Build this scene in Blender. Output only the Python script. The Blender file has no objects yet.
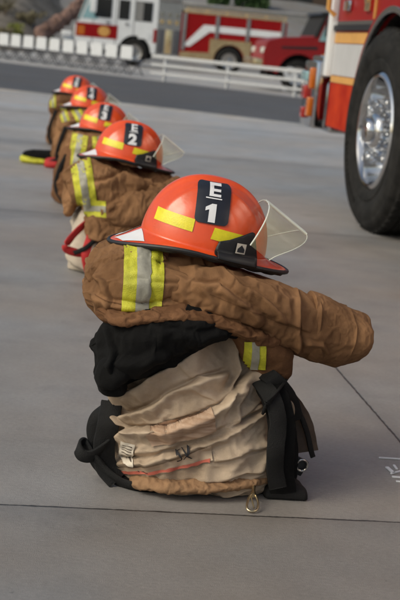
import bpy, bmesh, math, random
import numpy as np
from mathutils import Vector, Matrix
from mathutils.bvhtree import BVHTree
random.seed(7); rng = np.random.RandomState(5)
S = bpy.context.scene
COL = S.collection
PI = math.pi; R = math.radians

# ------------------------------------------------------------------ camera
F = 1270.0                      # focal length in photo pixels (photo 400 x 600)
def ray(px, py): return np.array([(px-200)/F, (300-py)/F, -1.0])
_v = ray(44, 32); _w = ray(400, 32+.095*356)
_Y = _v/np.linalg.norm(_v); _Z = np.cross(_w, _v); _Z /= np.linalg.norm(_Z)
_X = np.cross(_Y, _Z); M3 = np.array([_X, _Y, _Z]); CAM = np.array([0, 0, 1.0])
def at(px, py, Y=None, z=0.0):
    d = M3 @ ray(px, py)
    t = (Y/d[1]) if Y is not None else (z-1)/d[2]
    return CAM + d*t
cd = bpy.data.cameras.new("camera"); cam = bpy.data.objects.new("camera", cd); COL.objects.link(cam)
cd.sensor_fit = 'VERTICAL'; cd.sensor_height = 24.0; cd.lens = F*24.0/600.0
cd.clip_start = 0.05; cd.clip_end = 2000
cd.dof.use_dof = True; cd.dof.focus_distance = 2.80; cd.dof.aperture_fstop = 4.6; cd.dof.aperture_blades = 9
mw = Matrix([[M3[i][0], M3[i][1], M3[i][2], CAM[i]] for i in range(3)]+[[0, 0, 0, 1]])
cam.matrix_world = mw
S.camera = cam

# ------------------------------------------------------------------ world / light
SUN_EL, SUN_AZ = R(40), R(244)          # azimuth clockwise from +Y
wd = bpy.data.worlds.new("World"); S.world = wd; wd.use_nodes = True
nt = wd.node_tree; nt.nodes.clear()
sky = nt.nodes.new("ShaderNodeTexSky"); sky.sky_type = 'NISHITA'; sky.sun_disc = False
sky.sun_elevation = SUN_EL; sky.sun_rotation = SUN_AZ; sky.dust_density = 4.0; sky.ozone_density = .5; sky.air_density = .8
bg = nt.nodes.new("ShaderNodeBackground"); bg.inputs[1].default_value = 0.15
ow = nt.nodes.new("ShaderNodeOutputWorld")
nt.links.new(sky.outputs[0], bg.inputs[0]); nt.links.new(bg.outputs[0], ow.inputs[0])
ld = bpy.data.lights.new("sun", 'SUN'); ld.energy = .9; ld.angle = R(24); ld.color = (1.0, .965, .92)
sun = bpy.data.objects.new("sun", ld); COL.objects.link(sun)
sd = Vector((math.sin(SUN_AZ)*math.cos(SUN_EL), math.cos(SUN_AZ)*math.cos(SUN_EL), math.sin(SUN_EL)))
sun.rotation_euler = sd.to_track_quat('Z', 'Y').to_euler(); sun.location = (0, 0, 30)
vs = S.view_settings; vs.view_transform = 'Standard'; vs.look = 'None'; vs.exposure = -0.05; vs.use_white_balance = True; vs.white_balance_temperature = 6800; vs.white_balance_tint = 1; vs.gamma = 1
try: vs.use_curve_mapping = False
except Exception: pass
S.cycles.max_bounces = 8; S.cycles.transparent_max_bounces = 12

# ------------------------------------------------------------------ materials
def mat(name, col, rough=.6, var=.12, scale=8, bump=0, bscale=60, metal=0, col2=None, stretch=(1, 1, 1), coat=0, spec=.5, rvar=0.0, weave=0, crumple=0, crot=(0, 0, 0), cstr=(1, 1, 1)):
    m = bpy.data.materials.new(name); m.use_nodes = True
    n = m.node_tree.nodes; l = m.node_tree.links; b = n["Principled BSDF"]
    tc = n.new("ShaderNodeTexCoord"); mp = n.new("ShaderNodeMapping"); mp.inputs['Scale'].default_value = stretch
    l.new(tc.outputs['Object'], mp.inputs[0])
    nz = n.new("ShaderNodeTexNoise"); nz.inputs['Scale'].default_value = scale; nz.inputs['Detail'].default_value = 6
    nz.inputs['Roughness'].default_value = .62
    l.new(mp.outputs[0], nz.inputs['Vector'])
    rp = n.new("ShaderNodeValToRGB"); rp.color_ramp.elements[0].position = .3; rp.color_ramp.elements[1].position = .7
    c2 = col2 if col2 else tuple(min(1, c*(1+var)) for c in col)
    rp.color_ramp.elements[0].color = (*[c*(1-var) for c in col], 1); rp.color_ramp.elements[1].color = (*c2, 1)
    l.new(nz.outputs[0], rp.inputs[0]); l.new(rp.outputs[0], b.inputs['Base Color'])
    b.inputs['Roughness'].default_value = rough; b.inputs['Metallic'].default_value = metal
    b.inputs['Coat Weight'].default_value = coat; b.inputs['Coat Roughness'].default_value = .12
    b.inputs['Specular IOR Level'].default_value = spec
    if rvar:
        mr = n.new("ShaderNodeMapRange"); mr.inputs[3].default_value = rough-rvar; mr.inputs[4].default_value = rough+rvar
        l.new(nz.outputs[0], mr.inputs[0]); l.new(mr.outputs[0], b.inputs['Roughness'])
    if bump:
        n2 = n.new("ShaderNodeTexNoise"); n2.inputs['Scale'].default_value = bscale; n2.inputs['Detail'].default_value = 5
        l.new(mp.outputs[0], n2.inputs['Vector'])
        h = n2.outputs[0]
        if weave:
            wv = n.new("ShaderNodeTexWave"); wv.inputs['Scale'].default_value = weave; wv.bands_direction = 'DIAGONAL'
            l.new(tc.outputs['Object'], wv.inputs[0])
            ad = n.new("ShaderNodeMath"); ad.operation = 'MULTIPLY_ADD'; ad.inputs[1].default_value = .12
            l.new(wv.outputs[1], ad.inputs[0]); l.new(h, ad.inputs[2]); h = ad.outputs[0]
        bp = n.new("ShaderNodeBump"); bp.inputs['Strength'].default_value = bump; bp.inputs['Distance'].default_value = .01
        l.new(h, bp.inputs['Height']); l.new(bp.outputs[0], b.inputs['Normal'])
        if crumple:
            m2 = n.new("ShaderNodeMapping"); m2.inputs['Rotation'].default_value = crot; m2.inputs['Scale'].default_value = cstr
            l.new(tc.outputs['Object'], m2.inputs[0])
            wn = n.new("ShaderNodeTexNoise"); wn.inputs['Scale'].default_value = 7; wn.inputs['Detail'].default_value = 3; l.new(m2.outputs[0], wn.inputs[0])
            av = n.new("ShaderNodeVectorMath"); av.operation = 'MULTIPLY_ADD'; av.inputs[1].default_value = (.12, .12, .12); l.new(wn.outputs[1], av.inputs[0]); l.new(m2.outputs[0], av.inputs[2])
            hs = None
            for sc_, k_ in ((9, 1.0), (21, .42), (52, .13)):
                vo = n.new("ShaderNodeTexVoronoi"); vo.inputs['Scale'].default_value = sc_; l.new(av.outputs[0], vo.inputs['Vector'])
                mm_ = n.new("ShaderNodeMath"); mm_.operation = 'MULTIPLY_ADD'; mm_.inputs[1].default_value = k_
                l.new(vo.outputs['Distance'], mm_.inputs[0])
                if hs: l.new(hs, mm_.inputs[2])
                else: mm_.inputs[2].default_value = 0
                hs = mm_.outputs[0]
            b2 = n.new("ShaderNodeBump"); b2.inputs['Strength'].default_value = crumple; b2.inputs['Distance'].default_value = .022
            l.new(hs, b2.inputs['Height']); l.new(b2.outputs[0], bp.inputs['Normal'])
    return m
def glassy(name, col, alpha, rough=.05, spec=.5):
    m = bpy.data.materials.new(name); m.use_nodes = True
    n = m.node_tree.nodes; l = m.node_tree.links; b = n["Principled BSDF"]
    nz = n.new("ShaderNodeTexNoise"); nz.inputs['Scale'].default_value = 14; nz.inputs['Detail'].default_value = 5
    mr = n.new("ShaderNodeMapRange"); mr.inputs[1].default_value = .35; mr.inputs[2].default_value = .75
    mr.inputs[3].default_value = alpha*.8; mr.inputs[4].default_value = alpha*1.5
    tc = n.new("ShaderNodeTexCoord"); l.new(tc.outputs['Object'], nz.inputs[0]); l.new(nz.outputs[0], mr.inputs[0])
    l.new(mr.outputs[0], b.inputs['Alpha'])
    b.inputs['Base Color'].default_value = (*col, 1); b.inputs['Roughness'].default_value = rough
    b.inputs['Specular IOR Level'].default_value = spec
    return m
M = dict(
 helmet=mat("helmet_orange", (.74, .080, .014), .30, .18, 6, .06, 60, coat=.35, rvar=.10),
 edge=mat("edge_rubber", (.012, .012, .014), .5, .2, 20),
 badge=mat("badge_black", (.016, .018, .026), .32, .2, 30),
 white=mat("white_vinyl", (.74, .75, .78), .45, .05, 20),
 lime=mat("lime_reflective", (.76, .66, .02), .38, .12, 60, .1, 300),
 limedirty=mat("lime_trim", (.50, .50, .03), .55, .3, 30, .3, 400, col2=(.68, .66, .05)),
 silver=mat("silver_trim", (.30, .29, .24), .42, .2, 40, .1, 200),
 coat=mat("coat_brown", (.155, .076, .036), .9, .36, 4.5, .35, 620, col2=(.37, .20, .10), weave=420, spec=.15, crumple=.12, crot=(0, R(-20), 0), cstr=(.45, 1, 1.2)),
 coatdark=mat("coat_dark_brown", (.13, .062, .03), .9, .3, 9, .35, 500, col2=(.22, .11, .055), spec=.15, crumple=.5, cstr=(.6, 1, 1)),
 tan=mat("pants_tan", (.37, .27, .185), .92, .34, 7, .35, 600, col2=(.62, .49, .37), weave=420, spec=.15, crumple=.12, crot=(0, R(30), 0), cstr=(.45, 1, 1.2)),
 hem=mat("hem_orange_tan", (.27, .155, .08), .9, .2, 20, .2, 200),
 black=mat("black_cloth", (.0055, .0054, .0056), .97, .3, 12, .3, 500, spec=.2, weave=300, crumple=.7, cstr=(.6, 1, .8)),
 web=mat("black_webbing", (.0075, .0075, .008), .62, .3, 40, .5, 500, spec=.35, weave=500),
 redweb=mat("red_webbing", (.45, .018, .02), .7, .2, 40, .3, 300),
 leather=mat("worn_leather", (.07, .045, .03), .75, .3, 30, .3, 120),
 patch=mat("patch_print", (.42, .25, .15), .85, .2, 30, .1, 200, col2=(.58, .42, .31), stretch=(.2, 1, 5)),
 label=mat("care_label", (.64, .57, .48), .8, .1, 20),
 tag=mat("size_tag", (.52, .40, .29), .85, .12, 20),
 print=mat("tag_red", (.50, .13, .09), .85, .2, 30),
 ink=mat("ink", (.02, .02, .025), .8, .1, 30),
 brass=mat("dull_brass", (.62, .52, .34), .32, .2, 60, metal=1),
 rubber=mat("tyre_rubber", (.011, .011, .011), .85, .3, 12, .15, 80, col2=(.026, .025, .024), spec=.2),
 chrome=mat("chrome", (.62, .63, .65), .10, .05, 10, metal=1, rvar=.04),
 steel=mat("brushed_steel", (.50, .48, .46), .28, .15, 10, metal=1),
 alu=mat("polished_plate", (.92, .66, .36), .25, .15, 5, .6, 9, metal=1),  # golden base colour puts the far engine's warm glow into the metal
 red=mat("engine_red", (.27, .009, .011), .3, .08, 3, .03, 20, coat=.0, spec=.1),
 redtruck=mat("truck_red", (.25, .010, .012), .38, .08, 3, coat=.15, spec=.3),
 gold=mat("gold_stripe", (.62, .33, .10), .5, .1, 10, spec=.2),
 orange_ref=mat("orange_chevron", (.40, .018, .010), .55, .2, 5, .1, 60, col2=(.52, .05, .015), spec=.05),
 enginewhite=mat("engine_white", (.74, .75, .76), .35, .05, 3, coat=.2, spec=.3),
 plastic=mat("chair_white", (.60, .62, .65), .5, .06, 10),
 railwhite=mat("rail_white", (.50, .51, .53), .55, .08, 10),
 tube=mat("chair_tube", (.10, .10, .11), .5, .2, 20, metal=.4),
 darkglass=mat("window_glass", (.012, .014, .018), .06, .2, 5, coat=.6),
 windshield=mat("windshield_glass", (.25, .42, .46), .06, .15, 3, coat=.8),
 underbody=mat("underbody", (.012, .012, .012), .8, .2, 5),
 amber=mat("amber_lens", (.50, .13, .015), .15, .1, 20, coat=.6),
 redlens=mat("red_lens", (.32, .015, .012), .15, .1, 20, coat=.6),
 shieldrim=mat("shield_edge", (.74, .77, .70), .2, .05, 20, coat=.5),
 block=mat("block_grey", (.22, .215, .21), .85, .1, 1.5, .2, 10),
 roof=mat("roof_dark_red", (.12, .04, .035), .8, .2, 2),
 rock=mat("red_rock", (.15, .085, .065), .9, .3, 3, .4, 10, col2=(.26, .16, .13)),
 leaf=mat("shrub_leaf", (.055, .08, .02), .7, .4, 2, col2=(.14, .16, .04)),
 stem=mat("stem", (.10, .07, .05), .9, .2, 10),
)
CREAM = mat("cream_cloth", (.50, .43, .35), .9, .2, 8, .3, 200)
M['shield'] = glassy("clear_shield", (.74, .72, .44), .11, .04)
for nm in ('limedirty',): pass

# ------------------------------------------------------------------ mesh helpers
def npnoise():
    P = np.random.RandomState(11).permutation(256); P = np.concatenate([P, P, P])
    G = np.random.RandomState(3).normal(size=(256, 3)); G /= np.linalg.norm(G, axis=1)[:, None]
    def pn(p):
        i = np.floor(p).astype(int); f = p-i; i &= 255; u = f*f*f*(f*(f*6-15)+10); r = 0
        for dx in (0, 1):
            for dy in (0, 1):
                for dz in (0, 1):
                    h = P[P[P[(i[:, 0]+dx) & 255]+((i[:, 1]+dy) & 255)]+((i[:, 2]+dz) & 255)] & 255
                    d = (G[h]*(f-np.array([dx, dy, dz]))).sum(1)
                    w = (u[:, 0] if dx else 1-u[:, 0])*(u[:, 1] if dy else 1-u[:, 1])*(u[:, 2] if dz else 1-u[:, 2])
                    r = r+w*d
        return r
    return pn
PN = npnoise()

def link(name, me, m, parent=None, smooth=True):
    if smooth: me.polygons.foreach_set('use_smooth', [True]*len(me.polygons))
    if m is not None:
        me.materials.append(m)
    o = bpy.data.objects.new(name, me); COL.objects.link(o)
    if parent is not None: o.parent = parent
    return o
def mesh(name, v, f, m, parent=None, smooth=True):
    me = bpy.data.meshes.new(name); me.from_pydata([tuple(map(float, p)) for p in v], [], [tuple(map(int, q)) for q in f]); me.update()
    return link(name, me, m, parent, smooth)
def tag(o, label, cat, group=None, kind=None):
    if label: o['label'] = label
    if cat: o['category'] = cat
    if group: o['group'] = group
    if kind: o['kind'] = kind
    return o
def thing(name, label, cat, loc=(0, 0, 0), rz=0, group=None):
    o = bpy.data.objects.new(name, None); COL.objects.link(o); o.location = loc; o.rotation_euler = (0, 0, rz)
    o.empty_display_size = .1
    return tag(o, label, cat, group)
class MB:
    def __init__(s): s.b = bmesh.new()
    def _x(s, vs, mtx):
        if mtx is not None: bmesh.ops.transform(s.b, matrix=mtx, verts=vs)
    def box(s, x0, x1, y0, y1, z0, z1, bev=0, mtx=None, seg=2):
        r = bmesh.ops.create_cube(s.b, size=1)['verts']
        bmesh.ops.transform(s.b, matrix=Matrix.Translation(((x0+x1)/2, (y0+y1)/2, (z0+z1)/2)) @ Matrix.Diagonal((abs(x1-x0), abs(y1-y0), abs(z1-z0), 1)), verts=r)
        vs_ = r
        if bev:
            ed = list({e for v in r for e in v.link_edges})
            q = bmesh.ops.bevel(s.b, geom=ed, offset=bev, segments=seg, affect='EDGES', profile=.6)
            vs_ = list({v for f in q['faces'] for v in f.verts} | {v for v in r if v.is_valid})
        s._x(vs_, mtx); return s
    def prism(s, pts, y0, y1, axis='Y', bev=0):
        """polygon pts (a,b) extruded along axis between y0..y1"""
        def P(a, b, c): return {'Y': (a, c, b), 'X': (c, a, b), 'Z': (a, b, c)}[axis]
        A = [s.b.verts.new(P(a, b, y0)) for a, b in pts]; B = [s.b.verts.new(P(a, b, y1)) for a, b in pts]
        fs = [s.b.faces.new(A), s.b.faces.new(B[::-1])]; n = len(pts)
        for i in range(n): fs.append(s.b.faces.new((A[i], B[i], B[(i+1) % n], A[(i+1) % n])))
        bmesh.ops.recalc_face_normals(s.b, faces=fs)
        if bev:
            ed = [e for e in {e for f in fs for e in f.edges}]
            bmesh.ops.bevel(s.b, geom=ed, offset=bev, segments=2, affect='EDGES')
        return s
    def tube(s, pts, r, n=10, closed=False):
        pts = [Vector(p) for p in pts]; k = len(pts); rings = []; up = None
        rr = r if isinstance(r, (list, tuple)) else [r]*k
        for i in range(k):
            a = pts[(i-1) % k] if (i > 0 or closed) else pts[i]; b = pts[(i+1) % k] if (i < k-1 or closed) else pts[i]
            t = (b-a).normalized()
            if up is None: up = t.orthogonal().normalized()
            up = (up-t*up.dot(t)).normalized(); w = t.cross(up)
            rings.append([s.b.verts.new(pts[i]+(up*math.cos(2*PI*j/n)+w*math.sin(2*PI*j/n))*rr[i]) for j in range(n)])
        for i in range(k if closed else k-1):
            A, B = rings[i], rings[(i+1) % k]
            for j in range(n): s.b.faces.new((A[j], A[(j+1) % n], B[(j+1) % n], B[j]))
        if not closed: s.b.faces.new(rings[0][::-1]); s.b.faces.new(rings[-1])
        return s
    def lathe(s, prof, n=48, axis='X', c=(0, 0, 0), close=False):
        """prof (r, h): h along axis"""
        rings = []
        for r, h in prof:
            ring = []
            for j in range(n):
                a = 2*PI*j/n; u, w = r*math.cos(a), r*math.sin(a)
                p = {'X': (h, u, w), 'Y': (u, h, w), 'Z': (u, w, h)}[axis]
                ring.append(s.b.verts.new((p[0]+c[0], p[1]+c[1], p[2]+c[2])))
            rings.append(ring)
        L = list(range(len(rings)-1))
        for i in L:
            for j in range(n): s.b.faces.new((rings[i][j], rings[i][(j+1) % n], rings[i+1][(j+1) % n], rings[i+1][j]))
        if close:
            for j in range(n): s.b.faces.new((rings[-1][j], rings[-1][(j+1) % n], rings[0][(j+1) % n], rings[0][j]))
        bmesh.ops.recalc_face_normals(s.b, faces=s.b.faces[:])
        return s
    def build(s, name, m, parent=None, smooth=False, loc=None):
        bmesh.ops.recalc_face_normals(s.b, faces=s.b.faces[:])
        me = bpy.data.meshes.new(name); s.b.to_mesh(me); s.b.free()
        o = link(name, me, m, parent, False)
        if smooth:
            me.polygons.foreach_set('use_smooth', [True]*len(me.polygons))
            try: me.set_sharp_from_angle(angle=R(38))
            except Exception: pass
        if loc is not None: o.location = loc
        return o

def smooth_interp(t, ys, n):
    """Catmull-Rom through samples (t, ys[k x d]) at n uniform params"""
    ys = np.asarray(ys, float); k = len(ys)
    out = []
    d = np.concatenate([[0], np.cumsum(np.maximum(1e-6, np.linalg.norm(np.diff(ys[:, :3], axis=0), axis=1)))]); d /= d[-1]
    for q in np.linspace(0, 1, n):
        i = min(k-2, max(0, int(np.searchsorted(d, q, side='right')-1)))
        u = (q-d[i])/(d[i+1]-d[i]); p0 = ys[max(0, i-1)]; p1 = ys[i]; p2 = ys[i+1]; p3 = ys[min(k-1, i+2)]
        out.append(.5*((2*p1)+(-p0+p2)*u+(2*p0-5*p1+4*p2-p3)*u*u+(-p0+3*p1-3*p2+p3)*u**3))
    return np.array(out)

def polydist(P, poly):
    """distance of 2-D points P to a polyline and signed side"""
    best = np.full(len(P), 9e9); side = np.zeros(len(P)); tt = np.zeros(len(P)); poly = np.asarray(poly); n = len(poly)-1
    for i in range(n):
        a, b = poly[i], poly[i+1]; ab = b-a; L = max(1e-9, ab @ ab)
        t = np.clip(((P-a) @ ab)/L, 0, 1); q = a+t[:, None]*ab; d = np.linalg.norm(P-q, axis=1)
        m = d < best; best[m] = d[m]; cr = ab[0]*(P[:, 1]-a[1])-ab[1]*(P[:, 0]-a[0]); side[m] = np.sign(cr[m]); tt[m] = (i+t[m])/n
    return best, side, tt

def worley(p):
    i0 = np.floor(p).astype(int); f0 = p-i0; best = np.full(len(p), 9.0)
    R_ = np.random.RandomState(9).rand(4096, 3)
    for dx in (-1, 0, 1):
        for dy in (-1, 0, 1):
            for dz in (-1, 0, 1):
                c = i0+np.array([dx, dy, dz]); h = (c[:, 0]*73+c[:, 1]*157+c[:, 2]*419) % 4096
                d = np.linalg.norm(np.array([dx, dy, dz])+R_[h]-f0, axis=1); best = np.minimum(best, d)
    return best
def cloth_disp(V, N, amp=1.0, seed=0.0, freq=7.0, direction=(1, 0, .3), folds=(), front=True, micro=1.0, flat=None, amin=None):
    """wrinkle a lump: broad swells, ridged folds stretched along a direction, drawn folds, small creases"""
    d = np.array(direction, float); d /= np.linalg.norm(d)
    along = (V @ d)[:, None]*d
    Q = V-along*.72                                        # stretched along the fold direction
    s = np.array([seed, seed*1.7+3, -seed*.6+9])
    warp = np.stack([PN(V*4+s), PN(V*4+s+17), PN(V*4+s+31)], 1)*.06
    broad = PN(V*4.5+s+5)*.020
    r1 = 1-2.2*np.abs(PN((Q+warp)*freq+s)); r1 = np.clip(r1, -.4, 1)
    r2 = 1-2.2*np.abs(PN((Q+warp*.7)*freq*2.3+s+40)); r2 = np.clip(r2, -.3, 1)
    r3 = 1-2.0*np.abs(PN((V+warp*.4)*freq*5.5+s+70)); r3 = np.clip(r3, -.3, 1)
    r1 = np.sign(r1)*np.abs(r1)**1.5; r2 = np.sign(r2)*np.abs(r2)**1.4
    D = amp*(broad+.010*r1+.0065*r2*(.5+.5*np.clip(r1, 0, 1))+.0022*micro*r3)
    D = D+amp*.030*(worley((Q+warp*1.3)*freq*1.25+s)-.45)+amp*.011*(worley((V+warp)*freq*2.6+s+7)-.45)
    for fold in folds:
        poly, h, w = fold[:3]
        if len(fold) > 3:                                   # a lapped edge: layer above the line stands proud
            dd, side, tt = polydist(V[:, [0, 2]], poly)
            fr = np.clip((.35-N[:, 1])*4, 0, 1)*np.clip(np.minimum(tt, 1-tt)*12, 0, 1)
            D = D+fr*h*np.clip(side*dd/.0016, 0, 1)*np.exp(-(dd/w)**2)-fr*h*.5*(side < 0)*np.exp(-(dd/.006)**2)
            continue
        P = V[:, [0, 2]]
        wob = np.stack([PN(V*14+s+3), PN(V*14+s+8)], 1)*.010
        dd, side, tt = polydist(P+wob, poly)
        fr = np.where(N[:, 1] < .25, 1.0, 0.0) if front else 1.0
        end = np.clip(np.minimum(tt, 1-tt)*8, 0, 1)
        ww = np.where(side > 0, w*.45, w*1.25)             # steep above the fold, long roll below
        D = D+fr*h*end*np.exp(-(dd/ww)**2)-fr*end*h*.55*np.exp(-((dd-w*.8)/(w*.35))**2)*(side > 0)
    if amin is not None: D = np.where((N[:, 2] > .3), np.minimum(D, amin), D)
    return V+N*D[:, None]

def grid_normals(V, nu, nv):
    G = V.reshape(nu, nv, 3)
    du = np.gradient(G, axis=0); dv = np.roll(G, -1, 1)-np.roll(G, 1, 1)
    n = np.cross(du, dv).reshape(-1, 3); L = np.linalg.norm(n, axis=1); L[L < 1e-12] = 1
    n /= L[:, None]
    c = G.mean(1, keepdims=True); out = (G-c).reshape(-1, 3)
    sgn = np.sign((n*out).sum(1)); sgn[sgn == 0] = 1
    return n*sgn[:, None]

def loft(name, secs, ring, m, parent, nu=120, nv=120, p=2.3, disp=None, pinch=True, ground=None, floor_flat=None):
    """secs rows: cx,cy,cz,a,b ; ring(cx,cy,cz,a,b,ca,sa)->xyz arrays"""
    T = smooth_interp(None, secs, nu)
    th = np.linspace(0, 2*PI, nv, endpoint=False); c, s = np.cos(th), np.sin(th)
    ca = np.sign(c)*np.abs(c)**(2/p); sa = np.sign(s)*np.abs(s)**(2/p)
    rows = []
    for i, q in enumerate(T):
        k = 1.0
        if pinch:
            e = min(i, nu-1-i)/(nu*.07)
            k = math.sqrt(max(0.0, 1-(1-min(1, e))**2)) if e < 1 else 1
            k = max(k, .02)
        rows.append(ring(q[0], q[1], q[2], max(.002, q[3])*k, max(.002, q[4])*k, ca, sa))
    V = np.concatenate(rows)
    N = grid_normals(V, nu, nv)
    if disp: V = disp(V, N)
    if ground is not None: V[:, 2] = np.maximum(V[:, 2], ground+.0)
    f = []
    for i in range(nu-1):
        for j in range(nv):
            a = i*nv+j; b = i*nv+(j+1) % nv; f.append((a, b, b+nv, a+nv))
    v = [tuple(x) for x in V]; n0 = len(v)
    v.append(tuple(V[:nv].mean(0))); v.append(tuple(V[-nv:].mean(0)))
    for j in range(nv):
        f.append((j, n0, (j+1) % nv)); f.append((n0+1, (nu-1)*nv+j, (nu-1)*nv+(j+1) % nv))
    me = bpy.data.meshes.new(name); me.from_pydata(v, [], f); me.update()
    b = bmesh.new(); b.from_mesh(me); bmesh.ops.recalc_face_normals(b, faces=b.faces[:]); b.to_mesh(me); b.free()
    o = link(name, me, m, parent, True)
    return o, V
def ring_v(cx, cy, cz, a, b, ca, sa):      # spine runs vertically, ring lies in XY
    return np.stack([cx+a*ca, cy+b*sa, np.full_like(ca, cz)], 1)
def ring_h(cx, cy, cz, a, b, ca, sa):      # spine runs along X, ring lies in YZ (a up, b deep)
    return np.stack([np.full_like(ca, cx), cy+b*sa, cz+a*ca], 1)

def crumple_sim(objs, grow=.12, frames=14, pin=.6, bend=.15, tens=25, grav=.08):
    """let the cloth buckle: the fabric is a little too large for the form it hangs on"""
    import time as _t; t0 = _t.time()
    mods = []
    for o in objs:
        vg = o.vertex_groups.new(name='pin'); n_ = len(o.data.vertices)
        co = np.empty(n_*3); o.data.vertices.foreach_get('co', co); co = co.reshape(-1, 3)
        w = .5+.5*PN(co*9+5)*1.6; w = np.clip(w, .08, 1)*pin
        for i in range(n_): vg.add([i], float(w[i]), 'REPLACE')
        m = o.modifiers.new('cloth', 'CLOTH'); c = m.settings
        c.quality = 6; c.mass = .25; c.tension_stiffness = tens; c.compression_stiffness = tens; c.shear_stiffness = 8; c.bending_stiffness = bend
        c.tension_damping = 8; c.compression_damping = 8; c.shear_damping = 5; c.bending_damping = .5; c.air_damping = 4
        c.vertex_group_mass = 'pin'; c.pin_stiffness = 1.0; c.shrink_min = -grow
        c.effector_weights.gravity = grav
        m.point_cache.frame_start = 1; m.point_cache.frame_end = frames
        mods.append(m)
    for fr in range(1, frames+1): S.frame_set(fr)
    dg = bpy.context.evaluated_depsgraph_get()
    for o in objs:
        ev = o.evaluated_get(dg); me = ev.to_mesh(); n_ = len(me.vertices); co = np.empty(n_*3); me.vertices.foreach_get('co', co); ev.to_mesh_clear()
        o['_c'] = 0; del o['_c']; o.modifiers.clear(); o.data.vertices.foreach_set('co', co); o.data.update()
        o.vertex_groups.clear()
        b = bmesh.new(); b.from_mesh(o.data)
        bmesh.ops.smooth_vert(b, verts=b.verts, factor=.12, use_axis_x=True, use_axis_y=True, use_axis_z=True)
        b.to_mesh(o.data); b.free()
        zz = np.empty(n_*3); o.data.vertices.foreach_get('co', zz); zz = zz.reshape(-1, 3); zz[:, 2] = np.maximum(zz[:, 2], .003); o.data.vertices.foreach_set('co', zz.ravel())
        sb = o.modifiers.new('s', 'SUBSURF'); sb.levels = 1; sb.render_levels = 1
        dg = bpy.context.evaluated_depsgraph_get(); nm = bpy.data.meshes.new_from_object(o.evaluated_get(dg)); o.modifiers.clear(); o.data = nm
        nm.polygons.foreach_set('use_smooth', [True]*len(nm.polygons))
    S.frame_set(1)
    print('SIM', round(_t.time()-t0, 1), [len(o.data.vertices) for o in objs])
def bvh_of(o):
    me = o.data; return BVHTree.FromPolygons([v.co.copy() for v in me.vertices], [tuple(p.vertices) for p in me.polygons])
def subdiv_poly(pts, res):
    """fill a 2-D polygon with a clipped grid -> verts, quads/tris (fine)"""
    b = bmesh.new(); vs_ = [b.verts.new((x, y, 0)) for x, y in pts]; b.faces.new(vs_)
    xs = [p[0] for p in pts]; ys = [p[1] for p in pts]
    for a0, a1, ax in ((min(xs), max(xs), 0), (min(ys), max(ys), 1)):
        n = int((a1-a0)/res)
        for i in range(1, n+1):
            co = [0, 0, 0]; co[ax] = a0+i*(a1-a0)/(n+1); no = [0, 0, 0]; no[ax] = 1
            bmesh.ops.bisect_plane(b, geom=b.verts[:]+b.edges[:]+b.faces[:], plane_co=co, plane_no=no)
    b.verts.index_update(); V = [tuple(v.co) for v in b.verts]; Fc = [tuple(v.index for v in f.verts) for f in b.faces]; b.free()
    return V, Fc
def decal(name, pts, target, m, parent, off=.0015, res=.008, thick=.0, ydir=1, rows=None, geo=None, y_from=-3.0):
    """lay a thin sheet, given in the XZ plane, on to the front of a target mesh"""
    V, Fc = geo if geo else subdiv_poly(pts, res)
    out = []; ok = []
    T = target if isinstance(target, (list, tuple)) else [target]
    for x, z, *_ in V:
        best = None
        for t in T:
            h = t.ray_cast(Vector((x, y_from*ydir, z)), Vector((0, ydir, 0)))
            if h[0] is not None and (best is None or (h[0].y < best[0].y if ydir > 0 else h[0].y > best[0].y)): best = h
        if best is None: out.append((x, 0, z)); ok.append(False)
        else:
            n = best[1] if best[1].y*ydir < 0 else -best[1]
            out.append(tuple(best[0]+n*off+Vector((0, -ydir*off*.6, 0)))); ok.append(True)
    Fc = [q for q in Fc if all(ok[i] for i in q)]
    if not Fc: return None
    # lift: verts stay where the surface is; drop unused
    used = sorted({i for q in Fc for i in q}); mp = {i: k for k, i in enumerate(used)}
    return mesh(name, [out[i] for i in used], [[mp[i] for i in q] for q in Fc], m, parent, True)
def text_geo(txt, size, bold=.02, subdiv=.006):
    cu = bpy.data.curves.new("t", 'FONT'); cu.body = txt; cu.size = size; cu.offset = bold*size; cu.align_x = 'CENTER'; cu.align_y = 'CENTER'
    cu.resolution_u = 6
    o = bpy.data.objects.new("t", cu); COL.objects.link(o)
    dg = bpy.context.evaluated_depsgraph_get(); me = bpy.data.meshes.new_from_object(o.evaluated_get(dg))
    bpy.data.objects.remove(o); bpy.data.curves.remove(cu)
    b = bmesh.new(); b.from_mesh(me); bpy.data.meshes.remove(me)
    xs = [v.co.x for v in b.verts]; ys = [v.co.y for v in b.verts]
    for a0, a1, ax in ((min(xs), max(xs), 0), (min(ys), max(ys), 1)):
        n = int((a1-a0)/subdiv)
        for i in range(1, n+1):
            co = [0, 0, 0]; co[ax] = a0+i*(a1-a0)/(n+1); no = [0, 0, 0]; no[ax] = 1
            bmesh.ops.bisect_plane(b, geom=b.verts[:]+b.edges[:]+b.faces[:], plane_co=co, plane_no=no)
    b.verts.index_update(); V = [tuple(v.co) for v in b.verts]; Fc = [tuple(v.index for v in f.verts) for f in b.faces]; b.free()
    return V, Fc
def move2(geo, ang, dx, dz, sx=1, sz=1):
    c, s = math.cos(ang), math.sin(ang)
    return [((x*sx*c-y*sz*s)+dx, (x*sx*s+y*sz*c)+dz, 0) for x, y, *_ in geo[0]], geo[1]
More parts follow.
